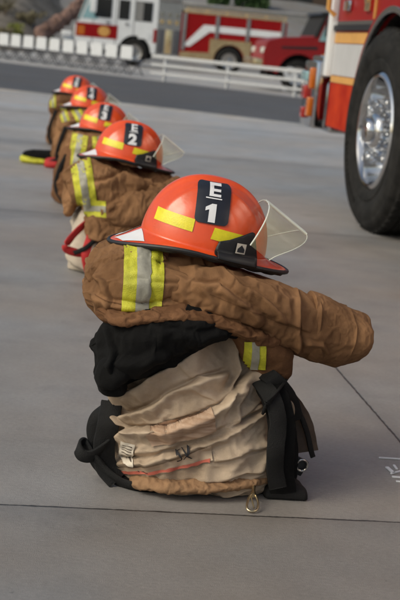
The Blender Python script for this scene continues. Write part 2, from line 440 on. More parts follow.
def webbing(name, pts, width, m, parent, thick=.004, wdir=None, n=60, twist=None, fold=.0):
    """a strap: ribbon with thickness through 3-D points; wdir = width direction per point"""
    P = np.asarray(pts, float)
    W = np.asarray([wdir]*len(P) if not isinstance(wdir[0], (list, tuple)) else wdir, float)
    T = smooth_interp(None, np.hstack([P, W]), n); C_, W_ = T[:, :3], T[:, 3:]
    W_ /= np.linalg.norm(W_, axis=1)[:, None]; t = np.gradient(C_, axis=0); t /= np.linalg.norm(t, axis=1)[:, None]+1e-9
    W_ = W_-(W_*t).sum(1)[:, None]*t; W_ /= np.linalg.norm(W_, axis=1)[:, None]+1e-9
    Nn = np.cross(t, W_); v = []; f = []
    prof = [(-1, -.6), (-1, .6), (-.94, 1), (.94, 1), (1, .6), (1, -.6), (.94, -1), (-.94, -1)]
    for i in range(n):
        wob = 1+.012*math.sin(i*.7)
        for a, b in prof: v.append(C_[i]+W_[i]*a*width/2*wob+Nn[i]*b*thick/2)
    k = len(prof)
    for i in range(n-1):
        for j in range(k): f.append((i*k+j, i*k+(j+1) % k, (i+1)*k+(j+1) % k, (i+1)*k+j))
    f.append(tuple(range(k))); f.append(tuple(range((n-1)*k, n*k))[::-1])
    return mesh(name, v, f, m, parent, True)

# ================================================================== SETTING
def concrete_mat(name, base, joints=True, asphalt=False):
    m = bpy.data.materials.new(name); m.use_nodes = True
    n = m.node_tree.nodes; l = m.node_tree.links; b = n["Principled BSDF"]
    g = n.new("ShaderNodeNewGeometry"); sp = n.new("ShaderNodeSeparateXYZ"); l.new(g.outputs['Position'], sp.inputs[0])
    def noise(scale, det=5, st=(1, 1, 1), rough=.6):
        mp = n.new("ShaderNodeMapping"); mp.inputs['Scale'].default_value = st; l.new(g.outputs['Position'], mp.inputs[0])
        z = n.new("ShaderNodeTexNoise"); z.inputs['Scale'].default_value = scale; z.inputs['Detail'].default_value = det; z.inputs['Roughness'].default_value = rough
        l.new(mp.outputs[0], z.inputs[0]); return z.outputs[0]
    def math_(op, a, b_=None, c_=None):
        x = n.new("ShaderNodeMath"); x.operation = op
        for i, q in enumerate((a, b_, c_)):
            if q is None: continue
            if isinstance(q, (int, float)): x.inputs[i].default_value = q
            else: l.new(q, x.inputs[i])
        return x.outputs[0]
    def rng_(v, a0, a1, b0, b1):
        x = n.new("ShaderNodeMapRange"); l.new(v, x.inputs[0])
        for i, q in enumerate((a0, a1, b0, b1)): x.inputs[i+1].default_value = q
        return x.outputs[0]
    big = rng_(noise(.7, 4), .3, .7, .86, 1.12)
    mid = rng_(noise(5, 6), .3, .7, .90, 1.08)
    fine = rng_(noise(110, 5, (.7, 1, 1)), .25, .75, .86, 1.12)
    speck = math_('MULTIPLY', rng_(noise(420, 2), .60, .76, 1.0, .62), rng_(noise(60, 2), .70, .76, 1.0, .70))
    k = math_('MULTIPLY', math_('MULTIPLY', big, mid), math_('MULTIPLY', fine, speck))
    stains = math_('MULTIPLY', rng_(noise(1.9, 3, (1, 1.6, 1)), .56, .72, 1.0, .82), rng_(noise(3.1, 6, (1, 1, 1), .75), .60, .68, 1.0, .88))
    k = math_('MULTIPLY', k, stains)
    hgt = math_('ADD', noise(170, 4, (.30, 1, 1)), math_('MULTIPLY', noise(500, 2), .8))
    if joints:
        wob = math_('ADD', math_('MULTIPLY_ADD', noise(22, 3), .006, -.003), math_('MULTIPLY_ADD', noise(130, 3), .004, -.002))
        def jd(comp, off):
            a = math_('ADD', sp.outputs[comp], wob)
            a = math_('SUBTRACT', a, off); a = math_('ADD', math_('DIVIDE', a, 4.6), .5)
            a = math_('SUBTRACT', math_('FRACT', a), .5); return math_('MULTIPLY', math_('ABSOLUTE', a), 4.6)
        jx, jy = jd(0, 1.035), jd(1, 2.612)
        j = math_('MINIMUM', jx, jy)
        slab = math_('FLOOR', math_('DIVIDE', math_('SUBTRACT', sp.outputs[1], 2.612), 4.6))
        k = math_('MULTIPLY', k, rng_(slab, -1.0, 3.0, .84, 1.55))  # near slabs darkened, far ones lightened: light falloff put into the colour
        line = rng_(math_('ADD', j, math_('MULTIPLY_ADD', noise(35, 4), -.007, .0035)), .0016, .0046, .15, 1.0); soft = rng_(j, .0, .05, .90, 1.0); wide = rng_(jy, .0, .40, .82, 1.0)
        farf = rng_(sp.outputs[1], 4.0, 6.5, 0, 1)
        wide = math_('ADD', math_('MULTIPLY', math_('SUBTRACT', wide, 1.0), farf), 1.0)
        k = math_('MULTIPLY', k, math_('MULTIPLY', line, math_('MULTIPLY', soft, wide)))
        hgt = math_('MULTIPLY', hgt, line); hgt = math_('MULTIPLY_ADD', line, 1.6, hgt)
    mx = n.new("ShaderNodeMix"); mx.data_type = 'RGBA'; mx.blend_type = 'MULTIPLY'; mx.inputs[0].default_value = 1
    hue = n.new("ShaderNodeValToRGB"); hue.color_ramp.elements[0].position = .35; hue.color_ramp.elements[1].position = .65
    hue.color_ramp.elements[0].color = (base[0]*1.05, base[1]*.98, base[2]*.92, 1); hue.color_ramp.elements[1].color = (base[0]*.96, base[1], base[2]*1.06, 1)
    l.new(noise(.9, 3), hue.inputs[0]); l.new(hue.outputs[0], mx.inputs[6])
    cb = n.new("ShaderNodeCombineColor")
    for i in range(3): l.new(k, cb.inputs[i])
    l.new(cb.outputs[0], mx.inputs[7]); l.new(mx.outputs[2], b.inputs['Base Color'])
    b.inputs['Roughness'].default_value = .50 if not asphalt else .85
    bp = n.new("ShaderNodeBump"); bp.inputs['Strength'].default_value = .40; bp.inputs['Distance'].default_value = .0035
    l.new(hgt, bp.inputs['Height']); l.new(bp.outputs[0], b.inputs['Normal'])
    return m
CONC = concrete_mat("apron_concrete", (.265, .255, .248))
ASPH = concrete_mat("road_asphalt", (.085, .085, .092), False, True)
GRAV = concrete_mat("gravel_grey", (.36, .355, .35), False, True)

def sheet(name, pts, z, m, res=None):
    o = mesh(name, [(x, y, z) for x, y in pts], [list(range(len(pts)))], m, None, False)
    o['kind'] = 'structure'; return o
sheet('ground', [(-300, -200), (300, -200), (300, 500), (-300, 500)], -.012, GRAV)
def roadline(y0, x0, y1, x1, X): return y0+(y1-y0)*(X-x0)/(x1-x0)
near = lambda X: roadline(21.4, -.65, 18.35, 4.38, X)
farl = lambda X: roadline(39.5, -1.24, 31.2, 6.33, X)
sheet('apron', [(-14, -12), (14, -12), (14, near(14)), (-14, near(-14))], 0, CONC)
sheet('road', [(-60, near(-60)), (14, near(14)), (26, near(26)+4), (26, farl(26)+3), (14, farl(14)), (-60, farl(-60))], -.006, ASPH)
# concrete gutter between apron and road
mb = MB()
mb.prism([(-14, near(-14)), (14, near(14)), (14, near(14)+.35), (-14, near(-14)+.35)], -.05, .012, 'Z')
o = mb.build('gutter_kerb', concrete_mat("kerb_concrete", (.36, .35, .34), False)); o['kind'] = 'structure'
# chalk marks on the apron
mk = MB()
def stroke(a, b, w):
    A = at(*a); B = at(*b); d = (B-A)[:2]; d /= np.linalg.norm(d); p = np.array([-d[1], d[0]])*w/2
    mk.prism([tuple(A[:2]-p), tuple(B[:2]-p), tuple(B[:2]+p*.7), tuple(A[:2]+p*.8)], .001, .004, 'Z')
stroke((379, 458.5), (404, 460), .005); stroke((387, 468), (394, 474), .010); stroke((391, 474.5), (404, 471), .006)
stroke((392, 477.5), (404, 478.5), .008); stroke((396, 482), (405, 483), .006); stroke((394, 466), (397, 470), .006)
mk.build('painted_marking', M['white'])['kind'] = 'structure'

# ================================================================== HELMET
def dome_pt(u, v):
    """local surface of the dome: x fwd, y side, z up, (u,v) in unit disc"""
    a, b, h = .140, .118, .150
    x = u*a; y = v*b; r = min(1.0, math.sqrt(u*u+v*v))
    z = h*(1-r**2.35)**(.56)
    return x, y, z
ONE = subdiv_poly([(-.0055, -.019), (.0075, -.019), (.0075, .020), (-.001, .020), (-.0125, .0115), (-.0125, .004), (-.0055, .0075)], .006)
def make_helmet(idx, number, label, loc, rot, side_text="E"):
    root = thing('fire_helmet', label, 'helmet', loc, 0, 'orange fire helmets on the stacked gear')
    root.rotation_euler = rot
    a, b, h = .149, .120, .150
    nr, nth = 44, 144
    V = []; Fc = []
    for i in range(nr+1):
        s = i/nr; r = math.sin(s*PI/2)
        for j in range(nth):
            t = 2*PI*j/nth; ct, st = math.cos(t), math.sin(t)
            z = h*(max(0, 1-r**2.3))**.55
            x, y = a*r*ct, b*r*st
            crest = .0075*math.exp(-(y/.020)**4)*(1-r**6)                       # raised centre crest
            rib = .0030*math.exp(-((abs(y)-.055-.01*r)/.007)**2)*(1-r**8)       # side ribs
            k = (crest+rib)
            L = math.sqrt((x/a)**2+(y/b)**2+(z/h)**2)+1e-9
            V.append((x+k*x/a/L, y+k*y/b/L, z+k*z/h/L))
    # brim: rings outward
    nb = 12
    for i in range(1, nb+1):
        q = i/nb
        for j in range(nth):
            t = 2*PI*j/nth; ct, st = math.cos(t), math.sin(t)
            back = max(0, -ct); fr = max(0, ct)
            wdt = .024+.034*fr**2+.040*back**2.2
            x = (a+wdt*q)*ct; y = (b+(.026+.012*back)*q)*st
            z = -.006*q-.036*back**2*q**1.2-.010*fr**2*q-.004*math.sin(q*PI)+.012*abs(st)**2*q*back
            V.append((x, y, z))
    # underside (thickness)
    base = len(V)
    for i in range(nb, -1, -1):
        q = i/nb
        for j in range(nth):
            src = V[(nr+i)*nth+j] if i > 0 else V[nr*nth+j]
            V.append((src[0]*.992, src[1]*.992, src[2]-.004))
    for i in range(1, 10):                                                    # inner bowl
        s = 1-i/9*.98; r = math.sin(s*PI/2)
        for j in range(nth):
            t = 2*PI*j/nth
            V.append((a*.97*r*math.cos(t), b*.97*r*math.sin(t), -.004+h*.95*(max(0, 1-r**2.3))**.55))
    rows = nr+1+nb+nb+1+9
    for i in range(rows-1):
        for j in range(nth):
            A = i*nth+j; B = i*nth+(j+1) % nth; Fc.append((A, B, B+nth, A+nth))
    sh = mesh('shell', V, Fc, M['helmet'], root, True)
    bm_ = bmesh.new(); bm_.from_mesh(sh.data); bmesh.ops.remove_doubles(bm_, verts=bm_.verts, dist=1e-6)
    bmesh.ops.recalc_face_normals(bm_, faces=bm_.faces); bm_.to_mesh(sh.data); bm_.free()
    sh.data.polygons.foreach_set('use_smooth', [True]*len(sh.data.polygons))
    rim = [V[(nr+nb)*nth+j] for j in range(nth)]
    MB().tube([(p[0]*1.005, p[1]*1.005, p[2]-.0035) for p in rim], .0052, 8, True).build('edge_trim', M['edge'], root, True)
    # ear cover of black cloth hanging just under the brim
    mbv = []; mf = []
    for i, (k, dz) in enumerate(((.97, -.004), (.985, -.008), (.965, -.013), (.90, -.014))):
        for j in range(nth):
            p = rim[j]; mbv.append((p[0]*k, p[1]*k, p[2]+dz+.0015*math.sin(j*.9)))
    for i in range(3):
        for j in range(nth): mf.append((i*nth+j, i*nth+(j+1) % nth, (i+1)*nth+(j+1) % nth, (i+1)*nth+j))
    mesh('ear_cover', mbv, mf, M['edge'], root, True)
    T = bvh_of(sh)
    for sd_ in (1, -1):                   # both sides; sd=1: seen from -y
        def poly(pts): return pts
        # number badge: rounded square leaning back a little
        cx, cz, w, hh, ang = -.010, .101, .038, .043, R(4)
        rp = []
        for qx, qz, a0 in ((1, 1, 0), (-1, 1, 90), (-1, -1, 180), (1, -1, 270)):
            for k in range(5):
                aa = R(a0+k*22.5); rp.append((qx*(w-.010)+.010*math.cos(aa), qz*(hh-.010)+.010*math.sin(aa)))
        cA, sA = math.cos(ang), math.sin(ang)
        pts = [(cx+x*cA-z*sA, cz+x*sA+z*cA) for x, z in rp]
        if sd_ == 1: pts = pts
        bd = decal('number_badge', pts, T, M['badge'], root, .0022, .006, ydir=sd_)
        fl = 1 if sd_ == 1 else -1
        g = text_geo(side_text, .036, .03); decal('letter', None, T, M['white'], bd, .0032, geo=move2(g, ang, cx-.001, cz+.0265, 1.6*fl, 1), ydir=sd_)
        g = text_geo(number, .056, .055) if number != '1' else ONE; decal('numeral', None, T, M['white'], bd, .0032, geo=move2(g, ang, cx+.000, cz-.0205, 1.2*fl, 1), ydir=sd_)
        un = [(-.018, .0095), (.018, .0095), (.018, .0118), (-.018, .0118)]
        decal('underline', [(cx+x*cA-z*sA, cz+x*sA+z*cA) for x, z in un], T, M['white'], bd, .0032, .006, ydir=sd_)
        for (x0, z0, x1, z1, hw) in ((-.128, .048, -.043, .046, .0140), (.000, .040, .086, .036, .0130)):
            dx, dz = x1-x0, z1-z0; L = math.hypot(dx, dz); nx, nz = -dz/L*hw, dx/L*hw
            pts = [(x0-nx, z0-nz), (x1-nx, z1-nz), (x1+nx*1.0, z1+nz), (x0+nx+.003, z0+nz)]
            st_ = decal('reflective_strip', pts, T, M['lime'], root, .0012, .006, ydir=sd_)
            q0 = [(x0+.004-nx*.75+ (dx)*0, z0-nz*.75), (x1-.004-nx*.75, z1-nz*.75), (x1-.004-nx*.55, z1-nz*.55), (x0+.004-nx*.55, z0-nz*.55)]
        # name tag on the rear brim
        pts = [(-.198, -.030), (-.150, -.022), (-.140, .010), (-.170, -.001)] if sd_ == 1 else None
    # tag wraps on the brim top: raycast from above
    def top_decal(name, pts, m, off=.0015, res=.006):
        Vv, Ff = subdiv_poly(pts, res); out = []
        for x, y, *_ in Vv:
            hit = T.ray_cast(Vector((x, y, .5)), Vector((0, 0, -1)))
            out.append(hit[0]+hit[1]*off if hit[0] is not None else Vector((x, y, 0)))
        return mesh(name, out, Ff, m, root, True)
    for s in (-1, 1):
        top_decal('name_tag', [(-.203, s*.010), (-.186, s*.060), (-.140, s*.090), (-.148, s*.020)][::s], M['white'])
    # face shield: an arched clear sheet pushed part-way up
    piv = Vector((.092, 0, .034)); tilt = R(70)          # arcs rise forward at this angle
    ax = Vector((math.cos(tilt), 0, math.sin(tilt)))       # arc direction (front-most)
    gx = Vector((math.cos(R(-25)), 0, math.sin(R(-25))))   # generator direction
    wd_, dp, Lg = .132, .098, .116
    sv, sf = [], []; na, ng = 40, 12
    for i in range(na+1):
        t = PI*i/na-PI/2                                    # -90..90
        s_, c_ = math.sin(t), math.cos(t)
        yy = wd_*(abs(s_)**.85)*(1 if s_ > 0 else -1); fw = dp*(c_**.75 if c_ > 0 else 0)
        for j in range(ng+1):
            q = j/ng
            lim = Lg*(1-.52*(1-c_)**1.5)
            sv.append(piv+Vector((0, yy*(1-.04*q), 0))+ax*fw+gx*(q*lim-.004))
    for i in range(na):
        for j in range(ng): sf.append((i*(ng+1)+j, (i+1)*(ng+1)+j, (i+1)*(ng+1)+j+1, i*(ng+1)+j+1))
    fs = mesh('face_shield', sv, sf, M['shield'], root, True)
    sm = fs.modifiers.new('s', 'SOLIDIFY'); sm.thickness = .0022
    MB().tube([sv[i*(ng+1)] for i in range(na+1)], .0018, 6).build('shield_edge', M['shieldrim'], fs, True)
    MB().tube([sv[i*(ng+1)+ng] for i in range(na+1)], .0014, 6).build('shield_edge', M['shieldrim'], fs, True)
    # pale ribs added along the brow, standing in for the shield's bright highlight
    mid = na//2
    lip = [sv[mid*(ng+1)+j]+Vector((0, 0, .001)) for j in range(ng+1)]
    for dk in (0, -2, 2):
        MB().tube([sv[(mid+dk)*(ng+1)+j] for j in range(ng+1)], .0034, 8).build('shield_highlight', M['shieldrim'], fs, True)
    # bracket: black triangular flap + knob, both sides
    for s in (-1, 1):
        pts = [(.014, .010), (.022, -.008), (.112, -.012), (.114, -.006), (.092, .056), (.086, .058), (.040, .034), (.018, .026)]
        br = decal('shield_bracket', pts, T, M['edge'], root, .006, .008, ydir=1 if s < 0 else -1)
        if br:
            m_ = br.modifiers.new('s', 'SOLIDIFY'); m_.thickness = .005; m_.offset = 1
        Tb = bvh_of(br)
        qd = [(.058, .010), (.080, .010), (.080, .032), (.058, .032)]
        lg = decal('maker_plate', qd, Tb, M['label'], br, .0062, .01, ydir=1 if s < 0 else -1)
        q2 = [(.057, .001), (.074, -.002), (.077, .010), (.060, .014)]
        if lg:
            lp = decal('plate_mark', [(.061, .013), (.077, .013), (.077, .020), (.069, .029), (.061, .020)], Tb, M['ink'], lg, .0072, .01, ydir=1 if s < 0 else -1)
        MB().lathe([(.0001, -.004), (.011, -.004), (.012, 0), (.010, .006), (.0001, .007)], 20, 'Y', (.026, s*.126, .004)).build('shield_knob', M['edge'], root, True)
    return root

# helmet placement: row of five
ROW = [(205, 176, 2.9), (129, 121, 5.5), (104, 103, 7.7), (89.5, 86, 9.8), (76, 76, 11.8)]
LAB = ["orange fire helmet numbered 1 on the nearest coat, its clear face shield pushed forward",
       "orange fire helmet numbered 2, second in the row behind the nearest stack",
       "orange fire helmet numbered 3, middle of the row with lime trim under its brim",
       "orange fire helmet numbered 4, second from the far end of the row",
       "orange fire helmet numbered 5, farthest and smallest of the row"]
HELM = []
def ZT(k): return at(*ROW[k][:2], Y=ROW[k][2])
for k in range(5):
    p = ZT(k); ang = [(R(9), 0), (R(9), R(3)), (R(9), R(-4)), (R(8), R(4)), (R(10), R(-3))][k]
    # top of dome lies at local (0,0,.155)
    HELM.append(make_helmet(k, str(k+1), LAB[k], (p[0]+.010-.02*(k==0)*0, ROW[k][2], p[2]-.154), (0, ang[0], ang[1]-R(2))))

# ================================================================== GEAR STACKS
def PXf(Yp, dx=0, dz=0, s=1.0, ax=0.0, az=0.0):
    """photo pixel -> (x,z) on the plane of the first stack; then moved/scaled for others"""
    def f_(px, py, dy=0.0):
        p = at(px, py, Y=2.9+dy); return (p[0]-A0[0])*s+ax, (p[2])*s+az
    return f_
A0 = at(200, 400, Y=2.9)
def secs_v(rows, X, dy, b):
    out = []
    for r in rows:
        py, l, r_ = r[:3]; bb = r[3] if len(r) > 3 else b
        x0, z0 = X(l, py, dy); x1, z1 = X(r_, py, dy); out.append(((x0+x1)/2, dy, (z0+z1)/2, abs(x1-x0)/2, bb))
    return out
def secs_h(rows, X, dy, b):
    out = []
    for r in rows:
        px, t, bo = r[:3]; bb = r[3] if len(r) > 3 else b; yy = r[4] if len(r) > 4 else dy
        x0, z0 = X(px, t, yy-.0); x1, z1 = X(px, bo, yy-bb*.25); out.append(((x0+x1)/2, yy, (z0+z1)/2, abs(z0-z1)/2, bb))
    return out

TD = -.13
def trim_band(name, target, top, bot, w, parent, X, res=.007):
    """lime / silver / lime reflective trim between two pixel points: three strips side by side"""
    a = np.array(X(*top, TD)); b = np.array(X(*bot, TD)); d = b-a; d /= np.linalg.norm(d); nrm = np.array([-d[1], d[0]])
    g = None
    full = [a-nrm*w/2, b-nrm*w/2, b+nrm*w/2, a+nrm*w/2]
    g = decal(name, [tuple(q) for q in full], target, M['limedirty'], parent, .0022, res)
    s2 = [a-nrm*w*.17, b-nrm*w*.17, b+nrm*w*.17, a+nrm*w*.17]
    if g: decal('silver_stripe', [tuple(q) for q in s2], target, M['silver'], g, .0034, res)
    return g

# ---------------- stack 1 (in the focus plane), world origin of the stack
ST = thing('turnout_coat', 'folded brown turnout coat on the nearest stack, its empty sleeve sticking out right', 'coat', (A0[0], 2.9, 0), 0, 'brown turnout coats on the stacks')
X = PXf(2.9)
def P3(px, py, dy):
    p = at(px, py, Y=2.9+dy); return (p[0]-A0[0], dy, p[2])
def cf(pts, dy=-.13): return [X(*p, dy) for p in pts]
body_rows = [(88, 284, 300, .05), (95, 267, 310, .10), (106, 251, 315, .13), (125, 248, 314, .15), (150, 250, 310, .155), (180, 255, 307, .155), (215, 265, 312, .15), (245, 275, 318, .14), (275, 285, 322, .12), (298, 291, 318, .08), (306, 296, 310, .05)]
cf1 = [(cf([(92, 296), (110, 300), (150, 302), (190, 300)]), .010, .012), (cf([(105, 262), (104, 280), (112, 306)]), .008, .010),
       (cf([(168, 266), (200, 270), (235, 277), (262, 286)]), .012, .010), (cf([(98, 280), (112, 274), (130, 272)]), .008, .008)]
body, BV = loft('coat_body', secs_h(body_rows, X, -.01, .15), ring_h, M['coat'], ST, 130, 110, 2.6,
    lambda V, N: cloth_disp(V, N, .72, 2.0, 5.0, (1, 0, -.2), amin=.004, folds= [(p_, h_*1.3, w_*.8) for p_, h_, w_ in cf1]+[(cf([(160, 268), (185, 271), (205, 272), (222, 278), (240, 281), (258, 287), (275, 290), (292, 298), (310, 304)], -.16), .010, .05, 1)]))
sl_rows = [(160, 268, 300, .05, -.10), (185, 268, 312, .06, -.11), (215, 270, 321, .066, -.12), (245, 275, 329, .070, -.12), (275, 284, 340, .070, -.11), (300, 294, 352, .068, -.09), (322, 303, 358, .066, -.07), (338, 309, 360, .064, -.06)]
cf2 = [(cf([(190, 282), (215, 284), (240, 297), (262, 318)]), .010, .010), (cf([(222, 276), (250, 290), (285, 318)]), .007, .008),
       (cf([(298, 292), (292, 320), (300, 352)]), .006, .007), (cf([(200, 306), (235, 316), (270, 332)]), .008, .010), (cf([(300, 335), (318, 340), (330, 352)]), .006, .006)]
sleeve, SV = loft('sleeve', secs_h(sl_rows, X, -.1, .07), ring_h, M['coat'], ST, 110, 80, 2.15,
    lambda V, N: cloth_disp(V, N, .55, 8.0, 6, (1, 0, -.35), [(p_, h_*2.0, w_*.9) for p_, h_, w_ in cf2]+[(cf([(206, 290), (240, 303), (280, 321), (318, 336)], -.18), .005, .04, 1)]), pinch=True)
cu_rows = [(309, 294, 357, .072, -.078), (313, 295, 360, .076, -.075), (320, 298, 362, .076, -.07), (335, 304, 365, .074, -.06), (348, 310, 363, .070, -.05), (358, 313, 361, .068, -.045), (364, 316, 357, .064, -.04), (366, 319, 353, .058, -.04)]
cuff, CV = loft('cuff', secs_h(cu_rows, X, -.06, .07), ring_h, M['coat'], ST, 70, 100, 2.1,
    lambda V, N: cloth_disp(V, N, .26, 12.0, 9, (0, 0, 1), [(cf([(322, 302), (316, 330), (322, 358)]), .004, .004), (cf([(352, 308), (357, 332), (351, 362)]), .004, .0035)]), pinch=False)
hemrows = [(100, 302, 314, .07, -.08), (118, 306, 318, .11, -.09), (150, 304, 315, .12, -.095), (190, 304, 314, .12, -.095), (230, 314, 327, .12, -.09), (262, 325, 338, .10, -.08), (284, 330, 340, .06, -.05)]
lay, _ = loft('lower_layer', secs_h(hemrows, X, -.08, .1), ring_h, M['coatdark'], ST, 110, 70, 2.6, lambda V, N: cloth_disp(V, N, .5, 51.0, 8, (1, 0, 0)))
colr = [(90, 264, 284, .04, .0), (98, 252, 277, .06, -.02), (112, 246, 268, .07, -.04), (130, 244, 262, .07, -.05), (152, 246, 261, .06, -.06), (168, 251, 261, .04, -.06)]
col_, _ = loft('collar', secs_h(colr, X, -.04, .06), ring_h, M['coat'], ST, 90, 60, 2.3, lambda V, N: cloth_disp(V, N, .5, 57.0, 9, (1, 0, .3)))
crumple_sim([lay, col_], .12, 12, .35, .8, 30, .02)
crumple_sim([body, sleeve], .09, 12, .34, 2.5, 30, .03)
crumple_sim([cuff], .04, 10, .5, 1.5, 30)
TB = [bvh_of(body), bvh_of(sleeve), bvh_of(cuff), bvh_of(col_)]
trim_band('reflective_trim', TB, (145, 249), (140, 309), .088, ST, X, .004)
def seam(pts, dy=-.18):
    T_ = smooth_interp(None, [(x, z, 0) for x, z in cf(pts, dy)], 60)[:, :2]; d = np.gradient(T_, axis=0); d /= np.linalg.norm(d, axis=1)[:, None]
    n_ = np.stack([-d[:, 1], d[:, 0]], 1); K = (-1, 0, 1)
    geo = [(*(T_[i]+n_[i]*k*.0008), 0) for i in range(60) for k in K], [(i*3+j, i*3+j+1, i*3+j+4, i*3+j+3) for i in range(59) for j in range(2)]
    decal('seam', None, TB, M['coatdark'], ST, .0015, geo=geo)
seam([(208, 292), (240, 304), (280, 322), (312, 334)]); seam([(96, 300), (112, 305), (130, 306)])
# tail of the coat hanging behind the straps, with its trim
tail_rows = [(330, 232, 275, .06), (345, 238, 290, .055), (360, 245, 291, .04), (372, 252, 288, .03), (382, 262, 282, .02)]
tail, _ = loft('coat_tail', [(a, -.115, c, d, e) for a, _b, c, d, e in secs_v(tail_rows, X, -.115, .05)], ring_v, M['coatdark'], ST, 60, 70, 2.2,
    lambda V, N: cloth_disp(V, N, .6, 31.0, 9, (0, 0, 1)))
trim_band('reflective_trim', [bvh_of(tail)], (252, 336), (254, 368), .046, ST, X)
# hood / liner
HD = thing('knit_hood', 'black knit hood bulging out between the nearest coat and tan trousers', 'hood', (A0[0], 2.9, 0))
h_rows = [(97, 338, 356, .03, -.05), (101, 322, 377, .06, -.06), (108, 310, 387, .09, -.07), (120, 303, 384, .115, -.08), (131, 300, 368, .13, -.085), (150, 298, 358, .14, -.085), (175, 298, 348, .145, -.08), (198, 300, 334, .14, -.08), (220, 304, 326, .13, -.07), (240, 308, 324, .10, -.05), (256, 312, 322, .07, -.04)]
hc, _ = loft('hood_cloth', secs_h(h_rows, X, -.08, .14), ring_h, M['black'], HD, 110, 80, 2.3,
    lambda V, N: cloth_disp(V, N, .8, 21.0, 7, (1, 0, .2), [(cf([(104, 362), (122, 350), (150, 338), (168, 340)]), .014, .012), (cf([(150, 322), (190, 326), (230, 322)]), .012, .012), (cf([(112, 325), (118, 345), (112, 380)]), .010, .009)]))
crumple_sim([hc], .13, 13, .34, 1.2, 30, .2)
loft('hood_fold', [(a, b_, c, d, e) for a, b_, c, d, e in secs_h([(98, 372, 384, .02, -.16), (106, 362, 388, .025, -.17), (116, 356, 388, .03, -.18), (128, 352, 378, .03, -.185), (145, 348, 362, .025, -.19), (158, 346, 358, .02, -.19)], X, -.15, .03)], ring_h, M['black'], HD, 60, 50, 2.1,
    lambda V, N: cloth_disp(V, N, .5, 24.0, 10, (1, 0, 0)))
# tan trousers bunched over the boots
TP = thing('turnout_trousers', 'pale tan turnout trousers bunched at the base of the nearest stack, marked 5X', 'trousers', (A0[0], 2.9, 0), 0, 'turnout trousers at the base of the stacks')
t_rows = [(326, 168, 236, .08), (340, 150, 244, .12), (358, 134, 252, .15), (380, 123, 262, .170), (405, 117, 273, .180), (430, 113, 282, .190), (452, 113, 287, .190), (468, 118, 284, .175), (479, 132, 272, .150), (488, 152, 250, .12)]
tf = [
 (cf([(120, 410), (138, 396), (160, 380), (188, 362), (212, 344), (222, 339)]), .022, .016),
 (cf([(120, 428), (145, 410), (170, 392), (202, 376), (228, 372)]), .018, .014),
 (cf([(118, 446), (138, 432), (165, 424), (200, 408), (228, 392), (252, 372)]), .018, .015),
 (cf([(114, 468), (140, 457), (175, 446), (210, 432), (245, 415), (270, 398)]), .012, .012),
 (cf([(222, 340), (234, 352), (236, 372), (226, 392), (218, 412)]), .012, .010),
 (cf([(236, 346), (248, 362), (252, 384), (262, 398)]), .014, .011),
 (cf([(150, 384), (172, 368), (200, 352)]), .009, .008),
 (cf([(240, 388), (232, 402), (234, 418)]), .010, .008),
 (cf([(255, 404), (240, 410), (222, 424)]), .009, .009),
 (cf([(268, 440), (240, 444), (205, 452)]), .006, .010),
 (cf([(262, 462), (230, 464), (190, 470)]), .006, .010),
 (cf([(128, 400), (126, 415), (132, 428), (146, 432)]), .010, .007),
 (cf([(120, 478), (150, 484), (200, 486), (262, 478)]), .008, .006)]
tz, TV = loft('cloth_shell', secs_v(t_rows, X, 0, .18), ring_v, M['tan'], TP, 150, 170, 2.35,
    lambda V, N: cloth_disp(V, N, .78, 4.0, 7.5, (1, 0, .62), [(p_, h_*1.7, w_*.8) for p_, h_, w_ in tf]+[(cf(q_, -.17), .009, .07, 1) for q_ in ([(114, 466), (160, 450), (206, 431), (240, 416), (272, 400)], [(124, 404), (150, 386), (186, 366), (222, 341)], [(232, 344), (246, 366), (262, 396)])], micro=1.6), ground=.003)
crumple_sim([tz], .08, 12, .40, 2.2, 30, .03)
TT = bvh_of(tz)
decal('printed_patch', cf([(143, 424), (160, 414), (208, 399), (212, 421), (188, 429), (150, 438)]), TT, M['patch'], TP, .0030, .003)
cl = decal('care_label', cf([(121, 437), (134, 439), (132, 461), (119, 460)]), TT, M['label'], TP, .0030, .0025)
for i in range(6):
    yy = 441+i*3.1; decal('print_line', cf([(122.5-i*.2, yy), (131.5-i*.2, yy+.6), (131.5-i*.2, yy+1.5), (122.5-i*.2, yy+0.9)]), TT, M['leather'], cl, .0032, .002)
sg = decal('size_tag', cf([(116, 467), (160, 452), (206, 433), (209, 449), (160, 464), (118, 474)]), TT, M['tag'], TP, .0030, .003)
decal('red_stripe', cf([(120, 473.5), (160, 463), (206, 451), (206.5, 447.5), (160, 459.5), (119, 470)]), TT, M['print'], sg, .0045, .003)
g = text_geo('5X', .030, .004, .006); c0 = X(181, 447.5, -.16)
decal('handwriting', None, TT, M['ink'], sg, .0055, geo=move2(g, R(14), c0[0], c0[1], 1, 1))
for q in ([(134, 467), (138, 464.5), (140, 466)], [(138, 468), (143, 463), (144.4, 463.8)], [(143, 465), (148, 463), (147, 465)]):
    decal('scribble', cf(q), TT, M['ink'], sg, .0045, .01)
# hem rolling out at the base
hm_rows = [(132, 474, 484, .03, -.150), (158, 477, 488, .035, -.185), (195, 479, 490, .035, -.200), (230, 477, 488, .035, -.190), (258, 473, 482, .03, -.165), (272, 471, 476, .02, -.13)]
hmo, _ = loft('hem', [P3(a, (t+b_)/2+1.5, d)+((b_-t)/2/680, c*.8) for a, t, b_, c, d in hm_rows], ring_h, M['hem'], TP, 90, 24, 2.2, lambda V, N: cloth_disp(V, N, .35, 9.0, 9, (1, 0, 0)), ground=.003)
crumple_sim([hmo], .14, 12, .3, .5, 30, .02)
loft('waist_lining', [P3(a, t, d)+(.012, .045) for a, t, d in ((118, 474, -.10), (140, 487, -.13), (180, 495, -.13), (225, 495, -.12), (262, 489, -.10), (285, 484, -.08))], ring_h, M['black'], TP, 90, 30, 2.2, lambda V, N: cloth_disp(V, N, .3, 19.0, 9, (1, 0, 0)), ground=.003)
